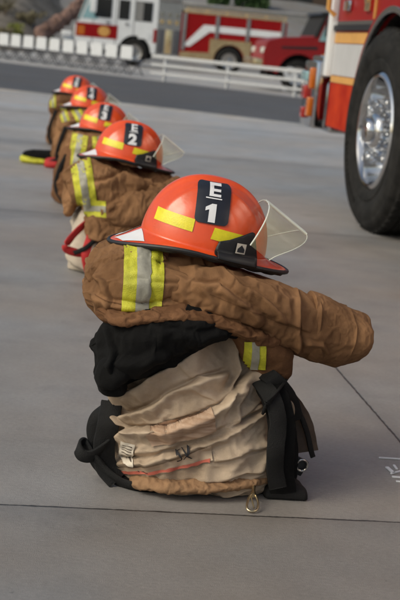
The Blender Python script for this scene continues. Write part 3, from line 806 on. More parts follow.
# suspenders / webbing
WF = (0, -.35, 1)
webbing('suspender', [P3(118, 398, -.04), P3(108, 406, -.07), P3(98, 418, -.09), P3(95, 432, -.10), P3(99, 444, -.11), P3(106, 440, -.10), P3(113, 425, -.08), P3(118, 408, -.07)], .040, M['web'], TP, .006, [(1, .2, .3), (.8, .3, .5), (.7, 0, .4), (.8, 0, 0), (.8, 0, -.4), (.9, 0, -.4), (1, 0, 0), (1, 0, 0)], 70)
webbing('suspender', [P3(113, 436, -.10), P3(105, 447, -.13), P3(92, 456, -.14), P3(82, 455, -.14), P3(78, 447, -.13), P3(83, 444, -.11), P3(92, 456, -.13), P3(103, 470, -.135), P3(120, 482, -.15), P3(138, 488, -.170), P3(160, 491, -.165), P3(180, 492, -.14)], .034, M['web'], TP, .007, [(.3, -.2, 1)]*2+[(.2, -.4, 1)]*4+[(-.1, -.4, 1)]*2+[(-.1, -.6, .8)]*4, 120)
webbing('suspender', [P3(112, 402, -.07), P3(108, 425, -.12), P3(104, 446, -.13), P3(106, 466, -.13), P3(118, 480, -.14)], .050, M['web'], TP, .008, (1, .1, .15), 60)
def ribbon2(name, pts, w, m, par, off=.004):
    T_ = smooth_interp(None, [(x, z, 0) for x, z in cf(pts, -.17)], 40)[:, :2]; d = np.gradient(T_, axis=0); d /= np.linalg.norm(d, axis=1)[:, None]
    n_ = np.stack([-d[:, 1], d[:, 0]], 1); K = (-1, -.5, 0, .5, 1)
    geo = [(*(T_[i]+n_[i]*k*w/2), 0) for i in range(40) for k in K], [(i*5+j, i*5+j+1, i*5+j+6, i*5+j+5) for i in range(39) for j in range(4)]
    o = decal(name, None, TT, m, par, off, geo=geo)
    if o: o.modifiers.new('s', 'SOLIDIFY').thickness = .003
    return o
def cord(name, pts, r, m, par):
    P = []
    for x, z in cf(pts, -.17):
        h = TT.ray_cast(Vector((x, -3, z)), Vector((0, 1, 0))); P.append((x, (h[0].y if h[0] is not None else -.12)-.002, z))
    P = smooth_interp(None, P, 50); MB().tube([tuple(p) for p in P], r, 8).build(name, m, par, True)
# right side padded strap, folded at the ground
webbing('padded_strap', [P3(256, 368, -.07), P3(266, 382, -.13), P3(275, 398, -.18), P3(281, 420, -.195), P3(281, 445, -.20), P3(280, 470, -.19), P3(283, 492, -.175)], .062, M['black'], TP, .018, [(1, .1, 0), (1, .1, .2), (1, 0, .3), (1, .1, 0), (1, -.1, 0), (1, .1, 0), (1, 0, 0)], 80)
webbing('suspender', [P3(252, 372, -.10), P3(262, 384, -.16), P3(272, 398, -.205), P3(278, 420, -.22), P3(276, 445, -.222), P3(275, 468, -.21), P3(278, 488, -.20)], .040, M['web'], TP, .005, [(1, .2, 0), (1, .3, .3), (1, -.1, .3), (1, .2, 0), (1, -.2, 0), (1, .2, 0), (1, 0, 0)], 80)
webbing('suspender', [P3(284, 384, -.13), P3(276, 394, -.20), P3(268, 404, -.215), P3(266, 410, -.20)], .030, M['web'], TP, .006, [(.5, 0, 1)]*4, 30)
webbing('suspender', [P3(262, 372, -.13), P3(272, 378, -.16), P3(284, 390, -.15), P3(292, 404, -.11), P3(296, 420, -.09)], .036, M['web'], TP, .006, [(.8, 0, .6)]*5, 40)
loft('strap_fold', [P3(a, (t+b_)/2, -.13)+((b_-t)/2/430, .05) for a, t, b_ in ((262, 482, 494), (268, 479, 498), (280, 478, 501), (293, 480, 501), (300, 484, 499), (303, 487, 496))], ring_h, M['web'], TP, 50, 40, 3.0, lambda V, N: cloth_disp(V, N, .25, 15.0, 9, (1, 0, 0)), ground=.003)
loft('side_padding', secs_v([(372, 245, 272, .08), (395, 250, 284, .12), (420, 252, 290, .14), (450, 252, 293, .14), (475, 250, 291, .13), (490, 255, 284, .10)], X, .02, .12), ring_v, M['black'], TP, 80, 80, 2.3, lambda V, N: cloth_disp(V, N, .6, 44.0, 8, (0, 0, 1)), ground=.003)
webbing('leather_flap', [P3(284, 398, -.04), P3(292, 408, -.05), P3(300, 424, -.06), P3(304, 440, -.07), P3(306, 452, -.08)], .060, M['leather'], TP, .006, [(1, .3, .2), (1, .3, .1), (.9, 0, 0), (.8, 0, -.1), (.4, 0, 0)], 50)
webbing('flap_strap', [P3(288, 396, -.05), P3(299, 412, -.07), P3(307, 432, -.08), P3(311, 450, -.09), P3(313, 457, -.09)], .012, M['web'], TP, .006, (1, .2, 0), 40)
webbing('pull_loop', [P3(283, 404, -.12), P3(290, 402, -.13), P3(293, 409, -.13), P3(292, 418, -.12)], .008, M['tan'], TP, .004, (.5, -.5, .4), 24)
mb = MB(); q = P3(299, 466, -.09)
mb.box(q[0]-.016, q[0]+.016, q[1]-.006, q[1]+.006, q[2]-.020, q[2]+.020, .004, Matrix.Translation(q) @ Matrix.Rotation(R(25), 4, 'Y') @ Matrix.Translation([-c for c in q]))
mb.build('buckle', M['edge'], TP, True)
mb = MB(); mb.tube([(q[0]+.013*math.cos(a)+.004, q[1]-.012, q[2]+.014*math.sin(a)+.006) for a in np.linspace(0, 2*PI, 20, endpoint=False)], .0026, 8, True); mb.build('ring', M['steel'], TP, True)
# snap hook lying against the front
sh_ = MB(); a_ = at(254, 484, Y=2.705); b_ = at(252, 512, z=.004)
a_ = np.array([a_[0]-A0[0], a_[1]-2.9, a_[2]]); b_ = np.array([b_[0]-A0[0], b_[1]-2.9, b_[2]])
def hk(t, w, lift=0): return tuple(b_+(a_-b_)*t+np.array([w, 0, lift]))
loop = [hk(.02, 0), hk(.05, .008), hk(.16, .0125), hk(.34, .0125), hk(.52, .008), hk(.62, .003), hk(.60, -.005), hk(.46, -.010), hk(.24, -.0125), hk(.10, -.011), hk(.04, -.006)]
loop = [tuple(q) for q in smooth_interp(None, loop+[loop[0]], 40)[:-1]]
sh_.tube(loop, .0027, 10, True)
sh_.tube([hk(.58, 0), hk(.66, 0), hk(.70, 0), hk(.78, 0), hk(1.0, 0)], [.0065, .0065, .0045, .0042, .0048], 12)
sh_.tube([hk(.14, .004), hk(.52, -.004)], .0018, 8)
sh_.build('snap_hook', M['brass'], TP, True)

# ---------------- stacks 2-5
CLAB = [None, "crumpled brown turnout coat under helmet 2 with a bent lime band on its left",
        "brown turnout coat under helmet 3 with wide upright lime bands",
        "brown turnout coat under helmet 4 with a lime tab poking out left",
        "dark brown turnout coat under the farthest helmet"]
TLAB = [None, "off-white bunched trousers with red suspenders at the base of the second stack",
        "brown trousers slumped at the base of the middle stack", "tan trousers at the base of the fourth stack",
        "tan trousers at the base of the farthest stack"]
def stack(k):
    Yk = ROW[k][2]; hz = ZT(k)[2]-.150; hx = ZT(k)[0]
    # local z of the coat's top = just under the brim
    top = hz-.022
    c = thing('turnout_coat', CLAB[k], 'coat', (hx, Yk, 0), 0, 'brown turnout coats on the stacks')
    sd_ = 50+k*13.0
    if k == 1:
        prof = [(-.235, .10, .245, .05), (-.215, .075, .30, .11), (-.175, .07, .335, .15), (-.11, .10, .34, .17), (-.03, .12, .32, .18), (.06, .12, .30, .18), (.13, .10, .29, .16), (.175, .07, .29, .12), (.205, .04, .29, .07)]
        secs = [(x, -.01, top-.025-a-(.34-z)*.5, a, b) for x, a, z, b in prof]
    elif k == 2:
        secs = [(x, -.01, top-.11+dz, a, b) for x, dz, a, b in ((-.20, -.05, .05, .06), (-.17, -.03, .09, .12), (-.11, -.01, .11, .16), (0, 0, .115, .18), (.10, 0, .11, .17), (.17, -.02, .09, .13), (.21, -.03, .05, .07))]
    else:
        secs = [(x, -.01, top-.09+dz, a, b) for x, dz, a, b in ((-.22, -.04, .04, .06), (-.18, -.02, .075, .12), (-.10, -.01, .09, .16), (0, 0, .095, .18), (.10, 0, .09, .17), (.17, -.02, .07, .13), (.21, -.03, .04, .07))]
    cb, _ = loft('coat_body', secs, ring_h, M['coat' if k != 4 else 'coatdark'], c, 120, 100, 2.4,
        lambda V, N: cloth_disp(V, N, 1.0, sd_, 7, (1, 0, -.3), [([(-.15, top-.10), (0, top-.06), (.2, top-.12)], .016, .016), ([(-.1, top-.17), (.05, top-.14), (.2, top-.2)], .014, .014)]))
    if k in (1, 2): crumple_sim([cb], .18, 12, .28, 1.0, 30)
    tb = bvh_of(cb); I = lambda x, z, d=0: (x, z)
    if k == 1:
        trim_band('reflective_trim', [tb], (-.205, top+.02), (-.155, top-.20), .085, c, I, .01)
        trim_band('reflective_trim', [tb], (-.17, top-.20), (-.08, top-.19), .07, c, I, .01)
        s2, _ = loft('sleeve', [(x, y, z+top, a, b) for x, y, z, a, b in ((-.10, -.12, -.20, .03, .04), (-.05, -.15, -.19, .05, .06), (.03, -.16, -.17, .058, .065), (.12, -.15, -.15, .058, .065), (.17, -.12, -.13, .050, .06), (.21, -.08, -.10, .042, .05), (.235, -.05, -.085, .030, .04))], ring_h, M['coat'], c, 90, 60, 2.2,
            lambda V, N: cloth_disp(V, N, .7, 77, 9, (1, 0, .4)))
        s3, _ = loft('coat_tail', [(x, y, z+top, a, b) for x, y, z, a, b in ((-.16, -.10, -.27, .03, .04), (-.10, -.13, -.28, .05, .06), (0, -.14, -.28, .06, .07), (.1, -.13, -.27, .06, .07), (.18, -.10, -.26, .04, .05))], ring_h, M['coat'], c, 80, 60, 2.2,
            lambda V, N: cloth_disp(V, N, .8, 87, 9, (1, 0, .2)))
        crumple_sim([s2, s3], .18, 12, .28, .8, 30)
    elif k == 2:
        trim_band('reflective_trim', [tb], (-.13, top-.02), (-.15, top-.20), .09, c, I, .01)
        trim_band('reflective_trim', [tb], (-.02, top-.02), (-.01, top-.20), .08, c, I, .01)
    elif k == 3:
        trim_band('reflective_trim', [tb], (-.10, top-.00), (-.02, top-.12), .07, c, I, .01)
        trim_band('reflective_trim', [tb], (-.19, top-.03), (-.16, top-.10), .06, c, I, .01)
    else:
        trim_band('reflective_trim', [tb], (-.20, top-.00), (-.19, top-.12), .05, c, I, .01)
        trim_band('reflective_trim', [tb], (-.12, top-.11), (-.03, top-.12), .05, c, I, .01)
    t = thing('turnout_trousers', TLAB[k], 'trousers', (hx, Yk, 0), 0, 'turnout trousers at the base of the stacks')
    w = [0, .17, .19, .18, .18][k]; lx = [0, -.03, -.05, -.04, -.02][k]
    H = top-(.24 if k == 1 else .14)
    ts, _ = loft('cloth_shell', [(lx, 0, H+.04, w*.7, .11), (lx, 0, H, w*.9, .15), (lx, 0, H*.62, w*1.02, .17), (lx, 0, H*.28, w*1.1, .18), (lx, 0, .04, w*1.05, .17), (lx, 0, -.01, w*.9, .14)], ring_v,
        M['tan'] if k == 1 else M['coatdark'] if k == 2 else M['coat'], t, 100, 100, 2.3, lambda V, N: cloth_disp(V, N, 1.1, sd_+5, 7, (1, 0, .5)), ground=.003)
    if k == 1:
        ts.data.materials[0] = CREAM
        webbing('suspender', [(-.12, -.10, .24), (-.16, -.14, .22), (-.21, -.17, .17), (-.235, -.18, .12), (-.19, -.17, .10), (-.15, -.16, .10)], .035, M['redweb'], t, .006, [(.3, 0, 1)]*6, 60)
        webbing('suspender', [(-.12, -.14, .24), (-.135, -.18, .17), (-.15, -.20, .10), (-.13, -.20, .03), (-.09, -.21, .012)], .038, M['redweb'], t, .006, (1, 0, .2), 50)
        webbing('chest_strap', [(-.10, -.19, .18), (-.15, -.20, .13), (-.20, -.19, .10)], .02, M['web'], t, .006, (0, 0, 1), 30)
        webbing('chest_strap', [(-.10, -.19, .15), (-.05, -.20, .10), (.02, -.20, .06), (.10, -.19, .05)], .045, M['web'], t, .006, (0, 0, 1), 30)
        webbing('suspender', [(-.12, -.19, .06), (-.07, -.215, .05), (.0, -.22, .03), (.08, -.21, .03)], .05, M['redweb'], t, .006, (0, 0, 1), 30)
    elif k == 2:
        webbing('suspender', [(-.20, -.10, .30), (-.24, -.10, .20), (-.25, -.10, .10), (-.20, -.12, .02)], .03, M['web'], t, .006, (1, 0, 0), 40)
    else:
        webbing('suspender', [(-.16, -.14, H), (-.20, -.16, H*.6), (-.21, -.15, .08), (-.17, -.16, .01)], .03, M['web'], t, .006, (1, 0, 0), 40)
for k in range(1, 5): stack(k)
# loose gear on the apron left of the middle stacks
q = at(38, 163)
gl = thing('glove', 'black glove with a lime cuff lying on the concrete left of the middle stack', 'glove', (q[0], q[1], 0))
loft('palm', [(x, y, .052, a, b) for x, y, a, b in ((-.12, .01, .022, .05), (-.05, .01, .040, .08), (.05, .02, .044, .09), (.14, .02, .036, .07), (.22, .03, .02, .05))], ring_h, M['black'], gl, 50, 40, 2.2, lambda V, N: cloth_disp(V, N, .4, 61, 9), ground=.004)
loft('cuff', [(x, y, z, a, b) for x, y, z, a, b in ((-.14, -.02, .035, .012, .03), (-.12, -.03, .03, .024, .06), (-.05, -.04, .022, .020, .09), (.06, -.05, .018, .015, .08), (.13, -.04, .014, .010, .05))], ring_h, M['limedirty'], gl, 40, 36, 2.2, lambda V, N: cloth_disp(V, N, .3, 63, 9), ground=.003)
for i in range(4):
    loft('finger', [(.20+.0*i, -.02+i*.028, .034, .013, .013), (.235, -.022+i*.030, .034, .012, .012), (.27-(i % 2)*.01, -.024+i*.032, .028, .010, .010)], ring_h, M['black'], gl, 16, 16, 2, None, ground=.004)
loft('thumb', [(.03, -.05, .03, .014, .014), (.06, -.08, .03, .013, .013), (.085, -.10, .024, .010, .010)], ring_h, M['black'], gl, 16, 16, 2, None, ground=.004)
q = at(56, 168)
rb = thing('red_pouch', 'small red cloth pouch on the ground beside the black and lime glove', 'pouch', (q[0], q[1], 0))
loft('pouch_body', [(x, 0, .035, a, b) for x, a, b in ((-.09, .02, .03), (-.05, .035, .06), (.02, .040, .07), (.09, .034, .06), (.13, .02, .03))], ring_h, M['redweb'], rb, 50, 40, 2.3, lambda V, N: cloth_disp(V, N, .5, 71, 9), ground=.004)
webbing('strap', [(-.06, -.05, .05), (.0, -.075, .07), (.08, -.07, .06), (.13, -.03, .03)], .02, M['web'], rb, .005, (0, 0, 1), 20)

# ================================================================== RIGHT-HAND ENGINE (side plane at x = 2.0)
EN = thing('fire_engine', 'red fire engine at the right edge with a big chrome-hubbed front wheel, facing away', 'fire engine', (2.0, 7.4, 0), 0, 'fire engines')
# local: +y forward, +x across. side plane x=0
WR = .61
AR = .745
# body side with a wheel arch
def arch_side(y0, y1, zb, zt, r, cz, x0, x1, n=28):
    pts = [(y0, zb), (y0, zt), (y1, zt), (y1, zb)]
    arc = []
    a0 = math.asin(max(-1, (zb-cz)/r))
    for i in range(n+1):
        a = a0+(PI-2*a0)*i/n; arc.append((r*math.cos(a), cz+r*math.sin(a)))
    return [(y0, zb), (y0, zt), (y1, zt), (y1, zb)]+arc
mb = MB(); mb.prism(arch_side(-1.15, 1.55, .53, 2.95, AR, .56, 0, 0), .035, 2.35, 'X'); mb.build('cab_body', M['red'], EN, False)
mb = MB(); mb.box(.05, 2.34, -7.4, -1.17, .60, 3.0, .02); body_o = mb.build('rear_body', M['red'], EN, True)
mb = MB(); mb.box(.25, 2.15, -7.2, 1.2, .38, .58); mb.build('chassis', M['underbody'], EN)
# wheel-well liner
mb = MB(); arc = [(AR*.995*math.cos(a), .56+AR*.995*math.sin(a)) for a in np.linspace(-.02, PI+.02, 26)]; arc2 = [(y*1.01, .56+(z-.56)*1.01) for y, z in arc]
mb.prism(arc+arc2[::-1], .06, .72, 'X'); mb.box(.70, .76, -.8, .8, .42, 1.3); mb.build('wheel_well', M['underbody'], EN)
# chrome fender lip
mb = MB(); o1 = [((AR+.034)*math.cos(a), .56+(AR+.034)*math.sin(a)) for a in np.linspace(-.04, PI+.04, 40)]; i1 = [((AR-.004)*math.cos(a), .56+(AR-.004)*math.sin(a)) for a in np.linspace(-.04, PI+.04, 40)]
mb.prism(o1+i1[::-1], -.006, .032, 'X', .004); mb.build('fender_lip', M['chrome'], EN, True)
mb = MB(); o2 = [((AR+.075)*math.cos(a), .56+(AR+.075)*math.sin(a)) for a in np.linspace(-.04, PI+.04, 40)]
mb.prism(o2+[(y*1.0008, z) for y, z in o1[::-1]], .004, .030, 'X'); mb.build('fender_flare', M['red'], EN, True)
# stripes (each proud of the one under it)
def panel(name, pts, x, m, th=.006, par=EN):
    b_ = MB(); b_.prism(pts, x, x+th, 'X'); return b_.build(name, m, par)
def clipband(z0, z1, y1=1.545):
    def ya(z):
        dz = z-.56; r = AR+.075
        return math.sqrt(max(0, r*r-dz*dz)) if abs(dz) < r else 0
    n = 8; L = [(ya(z0+(z1-z0)*i/n)+.003, z0+(z1-z0)*i/n) for i in range(n+1)]
    return L+[(y1, z1), (y1, z0)]
panel('gold_stripe', clipband(1.115, 1.185), .028, M['gold'])
panel('white_stripe', clipband(.895, 1.11), .027, mat('stripe_white', (.50, .50, .51), .45, .06, 5, .05, 80))
panel('gold_stripe', clipband(.845, .89), .028, M['gold'])
panel('orange_chevron', clipband(.54, .84), .029, M['orange_ref'])
panel('drip_moulding', [(.53, 1.20), (1.56, 1.20), (1.56, 1.235), (.50, 1.235)], .012, M['edge'], .024)
panel('chrome_strip', [(.50, 1.2365), (1.56, 1.2365), (1.56, 1.262), (.47, 1.262)], .014, M['chrome'], .022)
# front edge: hinge strip, handrail, door line and handle
mb = MB(); mb.tube([(.0, 1.50, 1.30), (-.05, 1.50, 1.34), (-.05, 1.50, 2.1), (.0, 1.50, 2.14)], .018, 10); mb.build('grab_rail', M['gold'], EN, True)
mb = MB(); mb.box(.012, .034, .62, .74, 1.32, 1.58, .006); mb.box(.0, .02, .65, .71, 1.37, 1.41, .004); mb.box(.0, .02, .65, .71, 1.48, 1.52, .004); mb.build('door_hinge', M['alu'], EN, True)
mb = MB(); mb.box(.020, .034, .50, .512, 1.27, 2.7); mb.build('door_seam', M['gold'], EN)
mb = MB(); mb.box(.010, .034, 1.15, 1.32, 1.33, 1.40, .01); mb.build('door_handle', M['chrome'], EN, True)
mb = MB(); mb.box(.026, .034, .62, 1.35, 1.80, 2.55, .01); mb.build('side_window', M['darkglass'], EN, True)
mb = MB(); mb.box(.10, 2.25, 1.552, 1.57, 1.55, 2.75, .0); mb.build('windshield', M['windshield'], EN)
# front corner: pale corner moulding and mirror arm
mb = MB(); mb.box(-.01, .07, 1.555, 1.66, .88, 1.42, .012); mb.build('corner_moulding', M['enginewhite'], EN, True)
mb = MB(); mb.tube([(.05, 1.66, 1.45), (-.06, 1.78, 1.52), (-.08, 1.80, 1.9)], .014, 8); mb.box(-.16, -.02, 1.76, 1.84, 1.5, 1.95, .02); mb.build('mirror', M['chrome'], EN, True)
# extended bumper with light cluster
mb = MB(); mb.box(.06, 2.3, 1.60, 2.12, .48, .84, .03); bump = mb.build('front_bumper', M['chrome'], EN, True)
mb = MB(); mb.box(.0, .30, 1.72, 2.10, .86, 1.02, .02); hl = mb.build('light_housing', M['chrome'], EN, True)
mb = MB(); mb.box(-.05, .058, 1.68, 2.10, .50, .98, .02); lb = mb.build('light_housing', M['chrome'], EN, True)
def lens(m, y0, y1, z0, z1, nm='lamp_lens'):
    b_ = MB(); b_.box(-.085, -.045, y0, y1, z0, z1, .014, None, 3); b_.build(nm, m, lb, True)
lens(M['amber'], 1.70, 1.77, .78, .93); lens(M['redlens'], 1.86, 1.99, .70, .80); lens(M['amber'], 1.70, 1.78, .58, .72); lens(M['redlens'], 1.88, 1.97, .56, .64); lens(M['windshield'], 1.85, 2.06, .83, .90)
# wheel
def wheel(name, par, loc, rz, flip=1, detail=True, R0=WR, W=.30):
    w = bpy.data.objects.new(name, None); COL.objects.link(w); w.parent = par; w.location = loc; w.rotation_euler = (0, 0, rz); w.empty_display_size = .1
    n = 120 if detail else 40
    k = R0/.585; kk = 1
    prof = [(.333, .02), (.340, -.005), (.375, -.018), (.40, -.022), (.41, -.016), (.43, -.026), (.47, -.034), (.50, -.032), (.512, -.026), (.53, -.020), (.538, -.020), (.556, -.006), (.566, .012), (.568, .016), (.578, .022), (.585, .034),
            (.585, .085), (.572, .088), (.572, .100), (.585, .103), (.585, .150), (.570, .153), (.570, .165), (.585, .168), (.585, .215), (.572, .218), (.572, .23), (.585, .233), (.585, .278), (.57, .29), (.53, .31), (.47, .33), (.40, .32), (.345, .29)]
    t_ = MB(); t_.lathe([(r*k, h*W/.30) for r, h in prof], n, 'X', close=True)
    if detail:                                                    # shoulder sipes and moulded lettering blocks
        for j in range(60):
            a = 2*PI*j/60; mt = Matrix.Rotation(a, 4, 'X')
            t_.box(.020, .060, -.012, .012, .576*k, .590*k, .003, mt, 1); t_.box(.225, .275, -.012, .012, .576*k, .590*k, .003, mt, 1)
        for j in range(14):
            a = R(200)+j*.075; mt = Matrix.Rotation(a, 4, 'X'); t_.box(-.0365, -.030, -.012, .010, .455, .492, .002, mt, 1)
    ty = t_.build('tyre', M['rubber'], w, True)
    b_ = MB(); b_.lathe([(r*.985, h) for r, h in [(.355, .0), (.338, -.012), (.325, -.010), (.318, .005), (.312, .04), (.300, .10), (.285, .135), (.255, .15), (.235, .145), (.225, .12), (.215, .085), (.195, .070), (.150, .066), (.12, .066), (.0005, .066)]], n, 'X')
    rim = b_.build('rim', M['chrome'], w, True)
    b_ = MB(); b_.lathe([(.110, .066), (.112, .02), (.104, -.012), (.095, -.02), (.078, -.024), (.074, -.055), (.066, -.066), (.03, -.072), (.0005, -.072)], 48, 'X'); b_.build('hub_cap', M['chrome'], w, True)
    if detail:
        for j in range(10):
            a = 2*PI*(j+.3)/10; y, z = .167*math.cos(a), .167*math.sin(a)
            b_ = MB(); b_.lathe([(.024, .068), (.025, .055), (.020, .050), (.0195, .005), (.016, -.008), (.008, -.013), (.0004, -.014)], 14, 'X', (0, y, z)); b_.build('lug_nut', M['chrome'], rim, True)
        for j in range(10):
            a = 2*PI*(j)/10; y, z = .262*math.cos(a), .262*math.sin(a)
            b_ = MB(); b_.lathe([(.030, .147), (.032, .139), (.026, .138), (.024, .150)], 16, 'X', (0, y, z)); b_.build('hand_hole', M['underbody'], rim, True)
    return w
wheel('front_wheel', EN, (.0, .08, .605), R(2.5))
wheel('rear_wheel', EN, (.06, -5.2, .572), 0, 1, False)
wheel('front_wheel', EN, (2.33, .06, .572), PI, 1, False)
wheel('rear_wheel', EN, (2.30, -5.2, .572), PI, 1, False)
mb = MB(); mb.tube([(.3, .06, .57), (2.1, .06, .57)], .07); mb.tube([(.3, -5.2, .57), (2.1, -5.2, .57)], .09); mb.build('axle', M['underbody'], EN)
panel('white_stripe', [(-7.38, .90), (-1.2, .90), (-1.2, 1.11), (-7.38, 1.11)], .040, M['enginewhite'])
for i in range(4):
    y0 = -7.2+i*1.5; b_ = MB(); b_.box(.036, .048, y0, y0+1.35, 1.2, 2.6, .004); b_.build('locker_shutter', M['steel'], EN, True)

# ================================================================== FAR ENGINE (broadside, front to the left)
YE = 52.0
def fx(px, py=40): return at(px, py, Y=YE)[0]
def fz(px, py): return at(px, py, Y=YE)[2]
x_f = fx(76, 40); FE = thing('fire_engine', 'white and red fire engine parked broadside beyond the chairs', 'fire engine', (x_f, YE, 0), 0, 'fire engines')
def L(px, py): return fx(px, py)-x_f, fz(px, py)
cabr = L(157, 30)[0]; pumpr = L(181, 30)[0]; endx = L(286, 40)[0]
mb = MB(); mb.prism([(-.05, .55), (-.05, 1.40), (.10, 1.62), (.55, 2.95), (cabr, 2.95), (cabr, .55), (3.05, .55)]+[(2.35+.66*math.cos(a), .55+.66*math.sin(a)) for a in np.linspace(.05, PI-.05, 14)]+[(1.68, .55)], 0, 2.4, 'Y'); mb.build('cab', M['enginewhite'], FE)
mb = MB(); mb.prism([(.02, 1.66), (.075, 1.66), (.47, 2.84), (.415, 2.84)], .08, 2.32, 'Y'); mb.build('windshield', M['windshield'], FE)
mb = MB(); mb.prism([(.17, 1.70), (.80, 1.70), (.80, 2.75), (.56, 2.75)], -.012, -.001, 'Y'); mb.build('side_window', M['windshield'], FE)
for a, b_ in ((95, 112), (119, 130), (136, 153)):
    x0, x1 = L(a, 10)[0], L(b_, 10)[0]; q = MB(); q.box(x0, x1, -.015, -.001, 1.78, 2.55, .0); q.build('side_window', M['darkglass'], FE)
q = MB(); q.box(L(136, 10)[0]+.02, L(136, 10)[0]+.30, -.022, -.016, 1.80, 2.53); q.build('window_blind', M['block'], FE)
for a in (93, 116, 134): q = MB(); x0 = L(a, 20)[0]; q.box(x0, x0+.025, -.008, -.001, .6, 2.8); q.build('door_seam', M['tube'], FE)
for a in (110, 129): q = MB(); x0 = L(a, 20)[0]; q.box(x0-.15, x0, -.05, -.002, 1.58, 1.66, .01); q.build('door_handle', M['chrome'], FE)
mm = MB(); mm.box(.45, .70, -.42, -.30, 1.95, 2.55, .03); mm.tube([(.62, -.02, 2.6), (.58, -.35, 2.6), (.58, -.36, 2.5)], .02); mm.build('mirror', M['enginewhite'], FE, True)
q = MB(); q.box(-.04, 1.62, -.010, -.001, .98, 1.52); st = q.build('red_band', M['red'], FE)
q = MB(); q.box(3.06, cabr-.01, -.010, -.001, .98, 1.52); q.build('red_band', M['red'], FE)
x0, x1 = L(99, 30)[0], L(109, 30)[0]; q = MB(); q.prism([(x0+(x1-x0)/2+.24*math.cos(a)*1.0, 1.25+.20*math.sin(a)) for a in np.linspace(0, 2*PI, 16, endpoint=False)], -.016, -.011, 'Y'); q.build('door_emblem', M['gold'], FE)
q = MB(); q.box(.02, .30, -.016, -.011, 1.05, 1.40); q.build('corner_lamp', M['amber'], FE)
x0, x1 = L(138, 34)[0], L(150, 34)[0]; q = MB(); q.box(x0, x1, -.018, -.011, 1.10, 1.36); q.build('unit_plate', M['enginewhite'], FE)
q = MB(); q.box(-.62, -.06, .05, 2.35, .55, .95, .05); q.build('front_bumper', M['steel'], FE, True)
q = MB(); q.box(-.60, -.20, .12, .6, .96, 1.15, .04); q.build('siren_box', M['enginewhite'], FE, True)
# pump panel
q = MB(); q.box(cabr+.02, pumpr-.02, .02, 2.35, .42, 2.62, .0); pp = q.build('pump_panel', M['steel'], FE)
for i in range(3):
    x0 = cabr+.05+i*.31; q = MB(); q.box(x0, x0+.26, -.02, .018, .6, 1.55, .01); q.build('panel_door', M['tube'] if i != 1 else M['alu'], pp, True)
for i in range(3):
    for j in range(2):
        q = MB(); q.lathe([(.001, -.03), (.09, -.03), (.10, -.0), (.10, .02)], 16, 'Y', (cabr+.18+i*.30, 0, 1.85+j*.30)); q.build('pressure_gauge', M['chrome'] if j else M['alu'], pp, True)
q = MB(); q.box(cabr+.02, pumpr-.02, .05, 2.3, 2.64, 2.90, .02); q.build('deck_hose_bed', M['steel'], FE, True)
# rear body
zt = 2.28
wc = L(229, 57)[0]
arc = [(wc+.62*math.cos(a), .55+.62*math.sin(a)) for a in np.linspace(.05, PI-.05, 14)]
q = MB(); q.prism([(pumpr, .45), (pumpr, zt), (endx, zt), (endx, .45), (wc+.62, .45)]+arc+[(wc-.62, .45)], 0, 2.4, 'Y'); q.build('rear_body', M['red'], FE)
arc3 = [(wc+.64*math.cos(a), .55+.64*math.sin(a)) for a in np.linspace(.05, PI-.05, 14)]
q = MB(); q.prism([(pumpr+.02, .40), (pumpr+.02, .74), (wc-.85, .80), (wc-.85, 1.36), (wc+.85, 1.36), (wc+.85, .80), (endx-.02, .74), (endx-.02, .40), (wc+.64, .42)]+arc3+[(wc-.64, .42)], -.03, -.002, 'Y'); q.build('polished_skirt', M['alu'], FE, False)
for a in (184, 217, 248, 283):
    x0 = L(a, 30)[0]; q = MB(); q.box(x0-.07, x0+.07, -.045, -.0005 if a in (184, 283) else -.001, .82 if a in (184, 283) else 1.38, zt, .0); q.build('body_post', M['steel'], FE)
w0 = L(186, 50); w1 = L(205, 28)
q = MB(); q.prism([(pumpr+.10, .98), (pumpr+.40, .98), (w1[0]+.20, 1.62), (endx-.1, 1.62), (endx-.1, 1.88), (w1[0]-.05, 1.88)], -.020, -.0015, 'Y'); q.build('white_stripe', M['enginewhite'], FE)
q = MB()
for z in (zt+.05, zt+.22): q.tube([(pumpr+.15, .0, z), (endx-.05, .0, z)], .035, 8)
for i in range(6): x0 = pumpr+.2+i*(endx-pumpr-.3)/5; q.tube([(x0, 0, zt), (x0, 0, zt+.22)], .025, 6)
q.build('top_rail', M['alu'], FE, True)
q = MB(); q.box(pumpr+.1, endx-.1, .3, 2.1, zt, zt+.16, .03); q.build('hose_bed_cover', M['alu'], FE, True)
def simple_wheel(par, x, r, y=0.0, w=.30, hub=True):
    e = bpy.data.objects.new('wheel', None); COL.objects.link(e); e.parent = par; e.location = (x, y, r); e.empty_display_size = .1
    b_ = MB(); b_.lathe([(r*.56, .03), (r*.60, -.01), (r*.80, -.03), (r*.94, -.01), (r, .04), (r, w-.04), (r*.94, w), (r*.6, w), (r*.56, w-.03)], 40, 'Y', close=True); b_.build('tyre', M['rubber'], e, True)
    b_ = MB(); b_.lathe([(r*.58, .0), (r*.54, .01), (r*.50, .07), (r*.30, .09), (r*.22, .04), (r*.18, -.03), (.001, -.04)], 32, 'Y'); b_.build('rim', M['steel'], e, True)
    return e
simple_wheel(FE, 2.35, .54, -.02); simple_wheel(FE, wc, .54, -.02)
q = MB(); q.box(1.7, 3.04, .40, .50, .3, 1.2); q.box(wc-.6, wc+.6, .40, .5, .3, 1.15); q.box(.2, endx-.2, .52, 1.9, .35, .54); q.build('chassis', M['underbody'], FE)

